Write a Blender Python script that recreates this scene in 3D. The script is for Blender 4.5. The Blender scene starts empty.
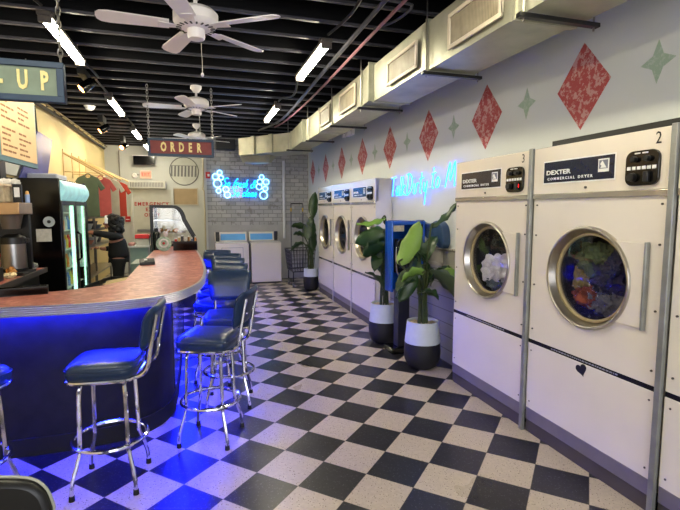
import bpy, bmesh, math, random
from mathutils import Vector, Matrix, noise as mnoise
S = bpy.context.scene
C = S.collection
PI = math.pi
R = math.radians
random.seed(7)

# ------------------------------------------------------------------ camera
cd = bpy.data.cameras.new('camera')
cam = bpy.data.objects.new('camera', cd)
C.objects.link(cam)
cam.location = (0, 0, 1.635)
cam.rotation_euler = (R(90 - 5.66), R(0.03), R(-17))
cd.sensor_width = 36
cd.lens = 464.8 / 680 * 36
cd.clip_start = 0.02
S.camera = cam
S.view_settings.view_transform = 'Standard'
S.view_settings.look = 'None'
S.view_settings.gamma = 1
S.view_settings.use_curve_mapping = False
S.view_settings.exposure = 1.0

# ------------------------------------------------------------------ world + large lights
w = bpy.data.worlds.new('world')
S.world = w
w.use_nodes = True
w.node_tree.nodes['Background'].inputs[0].default_value = (0.75, 0.82, 1, 1)
w.node_tree.nodes['Background'].inputs[1].default_value = 0.6


def area(name, loc, rot, sx, sy, power, col):
    l = bpy.data.lights.new(name, 'AREA')
    l.shape = 'RECTANGLE'
    l.size = sx
    l.size_y = sy
    l.energy = power
    l.color = col
    o = bpy.data.objects.new(name, l)
    C.objects.link(o)
    o.location = loc
    o.rotation_euler = rot
    return o


# daylight through the shop window in the front wall, behind the camera
area('daylight', (0.2, -2.75, 1.7), (R(90), 0, 0), 4.4, 2.4, 85, (0.97, 0.98, 1.0))
TUBE = 56.0          # strength of the fluorescent tubes
LED = 240.0           # strength of the blue strip under the counter


# ------------------------------------------------------------------ materials
def lin(c):
    return tuple(((x / 12.92) if x <= 0.04045 else ((x + 0.055) / 1.055) ** 2.4) for x in c)


MATS = {}


def M(name, col, rough=0.5, metal=0.0, var=0.08, scale=6.0, bump=0.0, emit=None, es=0.0, coat=0.0, bscale=None, spec=0.5):
    """procedural material: base colour with a little noise variation, optional bump"""
    if name in MATS:
        return MATS[name]
    m = bpy.data.materials.new(name)
    m.use_nodes = True
    nt = m.node_tree
    b = nt.nodes['Principled BSDF']
    c = lin(col)
    b.inputs['Roughness'].default_value = rough
    b.inputs['Metallic'].default_value = metal
    b.inputs['Coat Weight'].default_value = coat
    b.inputs['Specular IOR Level'].default_value = spec
    tc = nt.nodes.new('ShaderNodeTexCoord')
    n = nt.nodes.new('ShaderNodeTexNoise')
    n.inputs['Scale'].default_value = scale
    n.inputs['Detail'].default_value = 4
    nt.links.new(tc.outputs['Object'], n.inputs['Vector'])
    mx = nt.nodes.new('ShaderNodeMix')
    mx.data_type = 'RGBA'
    mx.inputs[6].default_value = tuple(max(0, x * (1 - var * 2)) for x in c) + (1,)
    mx.inputs[7].default_value = tuple(min(1, x * (1 + var * 2)) for x in c) + (1,)
    nt.links.new(n.outputs['Fac'], mx.inputs[0])
    nt.links.new(mx.outputs[2], b.inputs['Base Color'])
    if bump:
        n2 = nt.nodes.new('ShaderNodeTexNoise')
        n2.inputs['Scale'].default_value = bscale or scale * 8
        nt.links.new(tc.outputs['Object'], n2.inputs['Vector'])
        bp = nt.nodes.new('ShaderNodeBump')
        bp.inputs['Strength'].default_value = bump
        bp.inputs['Distance'].default_value = 0.01
        nt.links.new(n2.outputs['Fac'], bp.inputs['Height'])
        nt.links.new(bp.outputs['Normal'], b.inputs['Normal'])
    if emit:
        b.inputs['Emission Color'].default_value = lin(emit) + (1,)
        b.inputs['Emission Strength'].default_value = es
    MATS[name] = m
    return m


def glass(name, col=(1, 1, 1), fac=0.12, rough=0.02, fr=0.28):
    m = bpy.data.materials.new(name)
    m.use_nodes = True
    nt = m.node_tree
    nt.nodes.remove(nt.nodes['Principled BSDF'])
    out = nt.nodes['Material Output']
    t = nt.nodes.new('ShaderNodeBsdfTransparent')
    t.inputs[0].default_value = lin(col) + (1,)
    g = nt.nodes.new('ShaderNodeBsdfGlossy')
    g.inputs['Roughness'].default_value = rough
    lw = nt.nodes.new('ShaderNodeLayerWeight')
    lw.inputs[0].default_value = 0.3
    ad = nt.nodes.new('ShaderNodeMath')
    ad.operation = 'MULTIPLY_ADD'
    ad.inputs[1].default_value = fr
    ad.inputs[2].default_value = fac
    nt.links.new(lw.outputs['Fresnel'], ad.inputs[0])
    mx = nt.nodes.new('ShaderNodeMixShader')
    nt.links.new(ad.outputs[0], mx.inputs[0])
    nt.links.new(t.outputs[0], mx.inputs[1])
    nt.links.new(g.outputs[0], mx.inputs[2])
    nt.links.new(mx.outputs[0], out.inputs[0])
    MATS[name] = m
    return m


def ND(nt, t, **k):
    n = nt.nodes.new(t)
    for a, v in k.items():
        setattr(n, a, v)
    return n


def mth(nt, op, a, b=None, c=None):
    n = nt.nodes.new('ShaderNodeMath')
    n.operation = op
    for i, v in enumerate((a, b, c)):
        if v is None:
            continue
        if isinstance(v, (int, float)):
            n.inputs[i].default_value = v
        else:
            nt.links.new(v, n.inputs[i])
    return n.outputs[0]


def mixc(nt, f, a, b):
    n = nt.nodes.new('ShaderNodeMix')
    n.data_type = 'RGBA'
    for i, v in ((0, f), (6, a), (7, b)):
        if isinstance(v, tuple):
            n.inputs[i].default_value = lin(v) + (1,)
        elif isinstance(v, (int, float)):
            n.inputs[i].default_value = v
        else:
            nt.links.new(v, n.inputs[i])
    return n.outputs[2]


def floor_mat():
    m = bpy.data.materials.new('checker_tiles')
    m.use_nodes = True
    nt = m.node_tree
    b = nt.nodes['Principled BSDF']
    tc = ND(nt, 'ShaderNodeTexCoord')
    sp = ND(nt, 'ShaderNodeSeparateXYZ')
    nt.links.new(tc.outputs['Object'], sp.inputs[0])
    x, y = sp.outputs[0], sp.outputs[1]
    k = math.cos(PI / 4) / 0.3048
    x0, y0 = 0.5235, 2.9976
    u = mth(nt, 'ADD', mth(nt, 'MULTIPLY', mth(nt, 'SUBTRACT', x, y), k), -(x0 - y0) * k)
    v = mth(nt, 'ADD', mth(nt, 'MULTIPLY', mth(nt, 'ADD', x, y), k), -(x0 + y0) * k)
    par = mth(nt, 'FLOORED_MODULO', mth(nt, 'ADD', mth(nt, 'FLOOR', u), mth(nt, 'FLOOR', v)), 2.0)
    # seams
    fu = mth(nt, 'ABSOLUTE', mth(nt, 'SUBTRACT', mth(nt, 'FRACT', u), 0.5))
    fv = mth(nt, 'ABSOLUTE', mth(nt, 'SUBTRACT', mth(nt, 'FRACT', v), 0.5))
    seam = mth(nt, 'GREATER_THAN', mth(nt, 'MAXIMUM', fu, fv), 0.494)
    vo = ND(nt, 'ShaderNodeTexVoronoi')
    vo.inputs['Scale'].default_value = 75
    nt.links.new(tc.outputs['Object'], vo.inputs['Vector'])
    spk = mth(nt, 'LESS_THAN', vo.outputs['Distance'], 0.27)
    n1 = ND(nt, 'ShaderNodeTexNoise')
    n1.inputs['Scale'].default_value = 40
    n1.inputs['Detail'].default_value = 6
    nt.links.new(tc.outputs['Object'], n1.inputs['Vector'])
    n2 = ND(nt, 'ShaderNodeTexNoise')
    n2.inputs['Scale'].default_value = 1.6
    n2.inputs['Detail'].default_value = 3
    nt.links.new(tc.outputs['Object'], n2.inputs['Vector'])
    spk2 = mth(nt, 'MULTIPLY', spk, mth(nt, 'GREATER_THAN', n1.outputs['Fac'], 0.5))
    light = mixc(nt, n1.outputs['Fac'], (0.66, 0.61, 0.54), (0.80, 0.75, 0.67))
    light = mixc(nt, mth(nt, 'MULTIPLY', spk2, 0.8), light, (0.36, 0.32, 0.28))
    dark = mixc(nt, n1.outputs['Fac'], (0.06, 0.06, 0.07), (0.16, 0.16, 0.17))
    dark = mixc(nt, mth(nt, 'MULTIPLY', spk2, 0.5), dark, (0.40, 0.40, 0.42))
    col = mixc(nt, par, dark, light)
    col = mixc(nt, mth(nt, 'MULTIPLY', seam, 0.5), col, (0.25, 0.22, 0.2))
    nt.links.new(col, b.inputs['Base Color'])
    r = mth(nt, 'MULTIPLY_ADD', n2.outputs['Fac'], 0.25, 0.2)
    nt.links.new(r, b.inputs['Roughness'])
    return m


def brick_mat(name, c1, c2, mortar, bw, bh, axis='XZ', msz=0.008, bump=0.5):
    m = bpy.data.materials.new(name)
    m.use_nodes = True
    nt = m.node_tree
    b = nt.nodes['Principled BSDF']
    tc = ND(nt, 'ShaderNodeTexCoord')
    sp = ND(nt, 'ShaderNodeSeparateXYZ')
    cb = ND(nt, 'ShaderNodeCombineXYZ')
    nt.links.new(tc.outputs['Object'], sp.inputs[0])
    nt.links.new(sp.outputs[0 if axis[0] == 'X' else 1], cb.inputs[0])
    nt.links.new(sp.outputs[2], cb.inputs[1])
    br = ND(nt, 'ShaderNodeTexBrick')
    br.inputs['Scale'].default_value = 1
    br.inputs['Brick Width'].default_value = bw
    br.inputs['Row Height'].default_value = bh
    br.inputs['Mortar Size'].default_value = msz
    br.inputs['Color1'].default_value = lin(c1) + (1,)
    br.inputs['Color2'].default_value = lin(c2) + (1,)
    br.inputs['Mortar'].default_value = lin(mortar) + (1,)
    nt.links.new(cb.outputs[0], br.inputs['Vector'])
    n = ND(nt, 'ShaderNodeTexNoise')
    n.inputs['Scale'].default_value = 9
    n.inputs['Detail'].default_value = 8
    nt.links.new(tc.outputs['Object'], n.inputs['Vector'])
    st = mth(nt, 'GREATER_THAN', n.outputs['Fac'], 0.62)
    col = mixc(nt, mth(nt, 'MULTIPLY', st, 0.35), br.outputs['Color'], (0.36, 0.31, 0.28))
    nt.links.new(col, b.inputs['Base Color'])
    b.inputs['Roughness'].default_value = 0.7
    bp = ND(nt, 'ShaderNodeBump')
    bp.inputs['Strength'].default_value = bump
    bp.inputs['Distance'].default_value = 0.01
    nt.links.new(mth(nt, 'SUBTRACT', n.outputs['Fac'], br.outputs['Fac']), bp.inputs['Height'])
    nt.links.new(bp.outputs['Normal'], b.inputs['Normal'])
    return m


def worn_paint(name, col, base, thr=0.56, scale=9):
    """paint worn through to the wall colour in irregular patches"""
    m = bpy.data.materials.new(name)
    m.use_nodes = True
    nt = m.node_tree
    b = nt.nodes['Principled BSDF']
    tc = ND(nt, 'ShaderNodeTexCoord')
    n = ND(nt, 'ShaderNodeTexNoise')
    n.inputs['Scale'].default_value = scale
    n.inputs['Detail'].default_value = 12
    n.inputs['Roughness'].default_value = 0.75
    nt.links.new(tc.outputs['Object'], n.inputs['Vector'])
    f = mth(nt, 'MULTIPLY', mth(nt, 'GREATER_THAN', n.outputs['Fac'], thr), 0.65)
    nt.links.new(mixc(nt, f, col, base), b.inputs['Base Color'])
    b.inputs['Roughness'].default_value = 0.6
    MATS[name] = m
    return m


def marble_mat():
    m = bpy.data.materials.new('red_laminate')
    m.use_nodes = True
    nt = m.node_tree
    b = nt.nodes['Principled BSDF']
    tc = ND(nt, 'ShaderNodeTexCoord')
    n = ND(nt, 'ShaderNodeTexNoise')
    n.inputs['Scale'].default_value = 14
    n.inputs['Detail'].default_value = 12
    n.inputs['Distortion'].default_value = 1.2
    nt.links.new(tc.outputs['Object'], n.inputs['Vector'])
    cr = ND(nt, 'ShaderNodeValToRGB')
    e = cr.color_ramp.elements
    e[0].position = 0.3
    e[0].color = lin((0.52, 0.25, 0.21)) + (1,)
    e[1].position = 0.72
    e[1].color = lin((0.80, 0.56, 0.50)) + (1,)
    mid = e.new(0.52)
    mid.color = lin((0.67, 0.39, 0.34)) + (1,)
    nt.links.new(n.outputs['Fac'], cr.inputs[0])
    nt.links.new(cr.outputs[0], b.inputs['Base Color'])
    b.inputs['Roughness'].default_value = 0.36
    MATS['marble'] = m
    return m


def ribbed_metal():
    m = bpy.data.materials.new('ribbed_aluminium')
    m.use_nodes = True
    nt = m.node_tree
    b = nt.nodes['Principled BSDF']
    tc = ND(nt, 'ShaderNodeTexCoord')
    sp = ND(nt, 'ShaderNodeSeparateXYZ')
    nt.links.new(tc.outputs['Object'], sp.inputs[0])
    s = mth(nt, 'SINE', mth(nt, 'MULTIPLY', sp.outputs[2], 2 * PI / 0.013))
    bp = ND(nt, 'ShaderNodeBump')
    bp.inputs['Strength'].default_value = 1
    bp.inputs['Distance'].default_value = 0.004
    nt.links.new(s, bp.inputs['Height'])
    nt.links.new(bp.outputs['Normal'], b.inputs['Normal'])
    b.inputs['Base Color'].default_value = (0.62, 0.62, 0.64, 1)
    b.inputs['Metallic'].default_value = 0.9
    b.inputs['Roughness'].default_value = 0.35
    return m


def grille_mat():
    m = bpy.data.materials.new('vent_louvres')
    m.use_nodes = True
    nt = m.node_tree
    b = nt.nodes['Principled BSDF']
    tc = ND(nt, 'ShaderNodeTexCoord')
    sp = ND(nt, 'ShaderNodeSeparateXYZ')
    nt.links.new(tc.outputs['Object'], sp.inputs[0])
    s = mth(nt, 'SINE', mth(nt, 'MULTIPLY', sp.outputs[1], 2 * PI / 0.016))
    n = ND(nt, 'ShaderNodeTexNoise')
    n.inputs['Scale'].default_value = 9
    nt.links.new(tc.outputs['Object'], n.inputs['Vector'])
    f = mth(nt, 'MULTIPLY_ADD', s, 0.25, mth(nt, 'MULTIPLY', n.outputs['Fac'], 0.9))
    nt.links.new(mixc(nt, f, (0.42, 0.38, 0.31), (0.72, 0.68, 0.58)), b.inputs['Base Color'])
    b.inputs['Roughness'].default_value = 0.5
    return m


def plank_mat(name, c, line, h):
    m = bpy.data.materials.new(name)
    m.use_nodes = True
    nt = m.node_tree
    b = nt.nodes['Principled BSDF']
    tc = ND(nt, 'ShaderNodeTexCoord')
    sp = ND(nt, 'ShaderNodeSeparateXYZ')
    nt.links.new(tc.outputs['Object'], sp.inputs[0])
    f = mth(nt, 'LESS_THAN', mth(nt, 'FRACT', mth(nt, 'DIVIDE', sp.outputs[2], h)), 0.06)
    nt.links.new(mixc(nt, f, c, line), b.inputs['Base Color'])
    b.inputs['Roughness'].default_value = 0.6
    return m


WHITE = M('white_enamel', (0.87, 0.845, 0.81), 0.22, var=0.03, scale=3, coat=0.3)
HEADER = M('cream_enamel', (0.87, 0.84, 0.79), 0.16, var=0.03, scale=3, coat=0.4)
CHROME = M('chrome', (0.86, 0.86, 0.88), 0.12, 1.0, var=0.02)
STEEL = M('steel', (0.62, 0.61, 0.60), 0.32, 1.0, var=0.1)
GALV = M('galvanised', (0.68, 0.68, 0.61), 0.42, 0.6, var=0.2, scale=5, bump=0.1)
GALVP = M('galvanised_post', (0.58, 0.59, 0.58), 0.45, 0.6, var=0.2, scale=9)
BLACK = M('black_plastic', (0.05, 0.05, 0.055), 0.4)
BLACKG = M('black_gloss', (0.025, 0.025, 0.03), 0.15)
RUBBER = M('rubber', (0.06, 0.06, 0.06), 0.8)
NAVY = M('navy_vinyl', (0.085, 0.17, 0.29), 0.30, var=0.06, scale=20, bump=0.08, bscale=300)
BASEM = M('grey_base', (0.50, 0.48, 0.52), 0.35, 0.4)
KICK = M('kick_metal', (0.30, 0.28, 0.28), 0.45, 0.3)
PLATE = M('name_plate', (0.07, 0.10, 0.20), 0.2, var=0.3, scale=30)
INK = M('white_ink', (0.9, 0.9, 0.9), 0.5)
BINK = M('black_ink', (0.06, 0.06, 0.07), 0.5)
DRUM = M('drum_steel', (0.20, 0.20, 0.21), 0.45, 0.7)
FANW = M('fan_white', (0.95, 0.93, 0.93), 0.35, var=0.02)
CEIL = M('ceiling_black', (0.03, 0.03, 0.035), 0.7, spec=0.2)
JOIST = M('joist_black', (0.03, 0.03, 0.04), 0.5, spec=0.2)
JFL = M('joist_flange', (0.27, 0.27, 0.30), 0.4, 0.3, var=0.3, scale=12)
WALLR = M('wall_pale_blue', (0.79, 0.81, 0.815), 0.6, var=0.02, scale=2, bump=0.05)
WALLW = M('wall_white', (0.78, 0.79, 0.78), 0.65, var=0.03, scale=2)
CREAM = M('wall_cream', (0.88, 0.80, 0.58), 0.6, var=0.04, scale=2)
GLASS = glass('clear_glass', fac=0.03)
DGLASS = glass('door_glass', (0.96, 0.96, 0.98), 0.015, 0.02, 0.14)
TUBEM = M('tube_glow', (1, 1, 1), 0.5, emit=(1.0, 0.96, 0.84), es=TUBE)
LEDM = M('blue_led', (0.1, 0.1, 1), 0.5, emit=(0.06, 0.10, 1.0), es=LED)
CYAN = M('cyan_neon', (0.2, 0.8, 1), 0.5, emit=(0.03, 0.52, 1.0), es=4.2)
WNEON = M('white_neon', (1, 1, 1), 0.5, emit=(0.40, 0.72, 1.0), es=2.4)
BNEON = M('blue_neon', (0.3, 0.7, 1), 0.5, emit=(0.10, 0.40, 1.0), es=4.2)
POTW = M('pot_white', (0.74, 0.77, 0.79), 0.6, var=0.05, scale=20)
POTB = M('pot_black', (0.07, 0.07, 0.08), 0.6)
PEB = M('pebbles', (0.72, 0.66, 0.55), 0.7, var=0.25, scale=60, bump=0.6)
LEAFD = M('leaf_dark', (0.13, 0.24, 0.10), 0.35, var=0.25, scale=9)
LEAFL = M('leaf_light', (0.42, 0.56, 0.22), 0.42, var=0.12, scale=9)
LEAFG = M('leaf_greygreen', (0.28, 0.34, 0.25), 0.45, var=0.15, scale=9)
STEM = M('leaf_stem', (0.22, 0.27, 0.13), 0.5)
SKIN = M('skin', (0.72, 0.50, 0.40), 0.5)
CLOTHB = M('black_cloth', (0.035, 0.035, 0.04), 0.85, bump=0.2, scale=20)
HAIR = M('dark_hair', (0.06, 0.045, 0.04), 0.6, var=0.4, scale=60, bump=0.9, bscale=90)
RED = M('alarm_red', (0.72, 0.10, 0.10), 0.4)
REDINK = M('red_paint', (0.66, 0.14, 0.12), 0.6)
NAVYF = M('navy_frame', (0.13, 0.22, 0.32), 0.5)
MARB = marble_mat()
RIB = ribbed_metal()


# ------------------------------------------------------------------ mesh builder
class MB:
    def __init__(s):
        s.bm = bmesh.new()
        s.mi = 0

    def face(s, vs):
        try:
            f = s.bm.faces.new(vs)
            f.material_index = s.mi
            return f
        except ValueError:
            return None

    def box(s, x0, x1, y0, y1, z0, z1):
        v = [s.bm.verts.new((x, y, z)) for x in (x0, x1) for y in (y0, y1) for z in (z0, z1)]
        for q in ((0, 1, 3, 2), (4, 6, 7, 5), (0, 4, 5, 1), (2, 3, 7, 6), (0, 2, 6, 4), (1, 5, 7, 3)):
            s.face([v[i] for i in q])
        return s

    def prism(s, pts, a, b, axis='z'):
        """polygon (2D) extruded from a to b along an axis"""
        def P(p, t):
            return {'z': (p[0], p[1], t), 'x': (t, p[0], p[1]), 'y': (p[0], t, p[1])}[axis]
        lo = [s.bm.verts.new(P(p, a)) for p in pts]
        hi = [s.bm.verts.new(P(p, b)) for p in pts]
        n = len(pts)
        s.face(lo[::-1])
        s.face(hi)
        for i in range(n):
            s.face([lo[i], lo[(i + 1) % n], hi[(i + 1) % n], hi[i]])
        return s

    def loft(s, rings, closed=False, cap=True):
        rv = [[s.bm.verts.new(p) for p in r] for r in rings]
        n = len(rings[0])
        m = len(rv)
        for i in range(m if closed else m - 1):
            A, B = rv[i], rv[(i + 1) % m]
            for j in range(n):
                s.face([A[j], A[(j + 1) % n], B[(j + 1) % n], B[j]])
        if cap and not closed:
            s.face(rv[0][::-1])
            s.face(rv[-1])
        return s

    def tube(s, pts, r, n=8, closed=False, rs=None):
        pts = [Vector(p) for p in pts]
        m = len(pts)
        rings = []
        up = None
        for i, p in enumerate(pts):
            if closed:
                d = (pts[(i + 1) % m] - pts[i - 1])
            else:
                d = pts[min(i + 1, m - 1)] - pts[max(i - 1, 0)]
            d.normalize()
            if up is None:
                up = Vector((0, 0, 1)) if abs(d.z) < 0.9 else Vector((1, 0, 0))
            a = up - d * up.dot(d)
            if a.length < 1e-4:
                a = d.orthogonal()
            a.normalize()
            up = a
            b = d.cross(a)
            rr = rs[i] if rs else r
            rings.append([p + (a * math.cos(2 * PI * k / n) + b * math.sin(2 * PI * k / n)) * rr for k in range(n)])
        return s.loft(rings, closed)

    def lathe(s, prof, c=(0, 0, 0), n=24, axis='z', cap=True):
        rings = []
        for r, h in prof:
            ring = []
            for k in range(n):
                a = 2 * PI * k / n
                q = (r * math.cos(a), r * math.sin(a))
                p = {'z': (q[0], q[1], h), 'x': (h, q[0], q[1]), 'y': (q[0], h, q[1])}[axis]
                ring.append((p[0] + c[0], p[1] + c[1], p[2] + c[2]))
            rings.append(ring)
        return s.loft(rings, False, cap)

    def ball(s, c, r, sub=2, ns=0.0, seed=0):
        if isinstance(r, (int, float)):
            r = (r, r, r)
        g = bmesh.ops.create_icosphere(s.bm, subdivisions=sub, radius=1)
        for v in g['verts']:
            k = 1.0
            if ns:
                k += ns * mnoise.noise(v.co * 2.3 + Vector((seed * 7.1, seed, 0)))
                k += ns * 0.5 * mnoise.noise(v.co * 6 + Vector((seed * 3.1, 0, seed)))
            v.co = Vector((v.co.x * r[0] * k + c[0], v.co.y * r[1] * k + c[1], v.co.z * r[2] * k + c[2]))
            for f in v.link_faces:
                f.material_index = s.mi
        return s

    def ring(s, c, R_, r, n=32, m=8, axis='z'):
        pts = []
        for k in range(n):
            a = 2 * PI * k / n
            q = (R_ * math.cos(a), R_ * math.sin(a))
            p = {'z': (q[0], q[1], 0), 'x': (0, q[0], q[1]), 'y': (q[0], 0, q[1])}[axis]
            pts.append((p[0] + c[0], p[1] + c[1], p[2] + c[2]))
        return s.tube(pts, r, m, True)

    def xf(s, mat):
        bmesh.ops.transform(s.bm, matrix=mat, verts=s.bm.verts)
        return s

    def obj(s, name, mats, parent=None, bev=0.0, ang=38, seg=2, sub=0, loc=None):
        bm = s.bm
        bmesh.ops.remove_doubles(bm, verts=bm.verts, dist=1e-6)
        bmesh.ops.recalc_face_normals(bm, faces=bm.faces)
        for f in bm.faces:
            f.smooth = True
        for e in bm.edges:
            if len(e.link_faces) == 2 and e.calc_face_angle(0) > R(ang):
                e.smooth = False
        me = bpy.data.meshes.new(name)
        bm.to_mesh(me)
        bm.free()
        if not isinstance(mats, (list, tuple)):
            mats = [mats]
        for m in mats:
            me.materials.append(m)
        o = bpy.data.objects.new(name, me)
        C.objects.link(o)
        if parent is not None:
            o.parent = parent
        if loc:
            o.location = loc
        if bev:
            b = o.modifiers.new('bevel', 'BEVEL')
            b.width = bev
            b.segments = seg
            b.limit_method = 'ANGLE'
            b.angle_limit = R(40)
        if sub:
            b = o.modifiers.new('sub', 'SUBSURF')
            b.levels = b.render_levels = sub
        return o


def tag(o, label=None, cat=None, group=None, kind=None):
    for k, v in (('label', label), ('category', cat), ('group', group), ('kind', kind)):
        if v:
            o[k] = v
    return o


def thing(name, label, cat, loc=(0, 0, 0), rz=0.0, group=None, rot=None):
    o = bpy.data.objects.new(name, None)
    o.empty_display_size = 0.1
    C.objects.link(o)
    o.location = loc
    o.rotation_euler = rot if rot else (0, 0, rz)
    return tag(o, label, cat, group)


def struct(o):
    o['kind'] = 'structure'
    return o


def copy_tree(o, parent=None):
    c = o.copy()
    C.objects.link(c)
    c.parent = parent
    for ch in [x for x in bpy.data.objects if x.parent == o]:
        copy_tree(ch, c)
    return c


def text_bm(mb, s, size, depth, mat4, sx=1.0, spacing=1.0, align='CENTER', bold=0.0):
    """lettering as mesh added to mb. text lies in local XY, transformed by mat4"""
    cu = bpy.data.curves.new('t', 'FONT')
    cu.body = s
    cu.size = size
    cu.extrude = depth
    cu.align_x = align
    cu.align_y = 'CENTER'
    cu.space_character = spacing
    cu.resolution_u = 2
    cu.offset = bold
    o = bpy.data.objects.new('t', cu)
    C.objects.link(o)
    dg = bpy.context.evaluated_depsgraph_get()
    dg.update()
    me = bpy.data.meshes.new_from_object(o.evaluated_get(dg))
    me.transform(mat4 @ Matrix.Scale(sx, 4, (1, 0, 0)))
    mb.bm.from_mesh(me)
    bpy.data.objects.remove(o)
    bpy.data.curves.remove(cu)
    bpy.data.meshes.remove(me)
    return mb


def frame_m(loc, right, up):
    """matrix whose X goes right, Y goes up"""
    r = Vector(right).normalized()
    u = Vector(up).normalized()
    n = r.cross(u)
    m = Matrix((r, u, n)).transposed().to_4x4()
    m.translation = Vector(loc)
    return m


# faces of the room as the lettering sees them
def on_x(x, y, z):   # facing -x (the right-hand wall, read with y falling)
    return frame_m((x, y, z), (0, -1, 0), (0, 0, 1))


def on_y(x, y, z):   # facing the camera (-y)
    return frame_m((x, y, z), (1, 0, 0), (0, 0, 1))


def catmull(p, k=5, closed=False):
    out = []
    n = len(p)
    if n < 3:
        return [tuple(q) for q in p]
    for i in range(n if closed else n - 1):
        a = Vector(p[i - 1] if (closed or i) else p[0])
        b = Vector(p[i])
        c = Vector(p[(i + 1) % n])
        d = Vector(p[(i + 2) % n] if (closed or i + 2 < n) else p[n - 1])
        for j in range(k):
            t = j / k
            out.append(tuple(0.5 * ((2 * b) + (c - a) * t + (2 * a - 5 * b + 4 * c - d) * t * t + (3 * b - 3 * c + d - a) * t ** 3)))
    if not closed:
        out.append(tuple(p[-1]))
    return out


# ================================================================== ROOM
XL, XR, YB, YE, YF, ZJ, ZD = -2.18, 2.53, 10.85, 13.0, -2.5, 3.2, 3.46
XD = 0.2   # where the brick wall ends and the recess to the emergency exit begins

f = struct(MB().box(XL - 0.1, XR + 0.1, YF - 0.1, YE + 0.1, -0.08, 0).obj('floor', floor_mat()))
c = struct(MB().box(XL - 0.1, XR + 0.1, YF - 0.1, YE + 0.1, ZD, ZD + 0.1).obj('ceiling', CEIL))
# joists: dark timber with a paler lower edge
k = 0
y = 4.34 - 0.4 * 17
while y < YE - 0.05:
    if y > YF + 0.05:
        y1 = y + 0.05
        xr = XR if y < YB - 0.1 else XD - 0.01
        k += 1
        mb = MB()
        mb.box(XL, xr, y, y1, ZJ + 0.02, ZD)
        mb.mi = 1
        mb.box(XL, xr, y + 0.008, y1 - 0.008, ZJ, ZJ + 0.02)
        struct(mb.obj('trim_%d' % k, [JOIST, JFL]))
    y += 0.4

wall_right = struct(MB().box(XR, XR + 0.1, YF, YB + 0.1, 0, ZD).obj('wall_right', WALLR))
struct(MB().box(XL - 0.1, XL, YF, YE, 0, ZD).obj('wall_left', CREAM))
brick = brick_mat('painted_brick', (0.60, 0.61, 0.62), (0.72, 0.72, 0.72), (0.54, 0.54, 0.54), 0.21, 0.09)
struct(MB().box(XD, XR, YB, YB + 0.12, 0, ZD).obj('wall_back', brick))
struct(MB().box(XD, XD + 0.1, YB + 0.12, YE, 0, ZD).obj('wall_recess', WALLW))
wall_exit = struct(MB().box(XL - 0.1, XD + 0.1, YE, YE + 0.1, 0, ZD).obj('wall_exit', WALLW))
# front wall behind the camera with its shop window
mb = MB()
mb.box(XL, XR, YF - 0.1, YF, 0, 0.45).box(XL, XR, YF - 0.1, YF, 2.85, ZD)
mb.box(XL, -1.95, YF - 0.1, YF, 0.45, 2.85).box(2.3, XR, YF - 0.1, YF, 0.45, 2.85)
struct(mb.obj('wall_front', WALLW))
win = MB()
for x in (-1.95, -0.9, 0.15, 1.2, 2.25):
    win.box(x, x + 0.05, YF - 0.08, YF - 0.02, 0.45, 2.85)
win.box(-1.95, 2.3, YF - 0.08, YF - 0.02, 0.45, 0.5).box(-1.95, 2.3, YF - 0.08, YF - 0.02, 2.8, 2.85)
wf = struct(win.obj('window_1', BLACK))
MB().box(-1.95, 2.3, YF - 0.055, YF - 0.05, 0.5, 2.8).obj('pane', GLASS, wf)
# wainscot along the brick wall and in the gap between the dryers
struct(MB().box(XD, XR, YB - 0.012, YB, 0, 1.27).obj('trim_40', M('wainscot_grey', (0.66, 0.66, 0.66), 0.6)))
plank = plank_mat('grey_planks', (0.52, 0.52, 0.55), (0.33, 0.33, 0.35), 0.14)
wp = struct(MB().box(XR - 0.03, XR, 3.81, 5.82, 0.0, 1.02).obj('trim_41', plank))
struct(MB().box(XR - 0.035, XR, 3.81, 5.82, 1.02, 1.05).box(XR - 0.025, XR, 3.81, 5.82, 1.05, 1.19).box(XR - 0.04, XR, 3.81, 5.82, 1.19, 1.22)
       .obj('trim_42', brick_mat('stone_band', (0.66, 0.65, 0.60), (0.58, 0.57, 0.53), (0.42, 0.4, 0.37), 0.4, 0.2, 'YZ')))
# cap moulding and corner trim of the recess
struct(MB().box(XD - 0.03, XD + 0.02, YB - 0.03, YB + 0.03, 0, ZJ - 0.02).obj('trim_43', WALLW))

# painted diamonds and small stars on the right wall (paint, part of the wall)
redp = worn_paint('worn_red_paint', (0.66, 0.27, 0.27), (0.80, 0.68, 0.66), 0.52, 22)
grnp = worn_paint('worn_green_paint', (0.60, 0.69, 0.61), (0.70, 0.75, 0.72), 0.52, 25)
for i in range(-1, 8):
    yc = 2.633 + 1.106 * i
    if yc + 0.1 > YB:
        continue
    MB().prism([(yc, 2.749), (yc + 0.23, 2.466), (yc, 2.174), (yc - 0.23, 2.466)], XR - 0.002, XR + 0.001, 'x').obj('painted_diamond', redp, wall_right)
for i in range(0, 8):
    yc = 2.09 + 1.106 * i
    pts = []
    for q in range(4):
        a = q * PI / 2
        pts.append((yc + 0.108 * math.cos(a), 2.468 + 0.122 * math.sin(a)))
        a += PI / 4
        pts.append((yc + 0.047 * math.cos(a), 2.468 + 0.053 * math.sin(a)))
    MB().prism(pts, XR - 0.002, XR + 0.001, 'x').obj('painted_star', grnp, wall_right)

# ================================================================== CEILING LAMPS
DARKW = M('lamp_housing', (0.30, 0.28, 0.26), 0.4)


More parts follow.
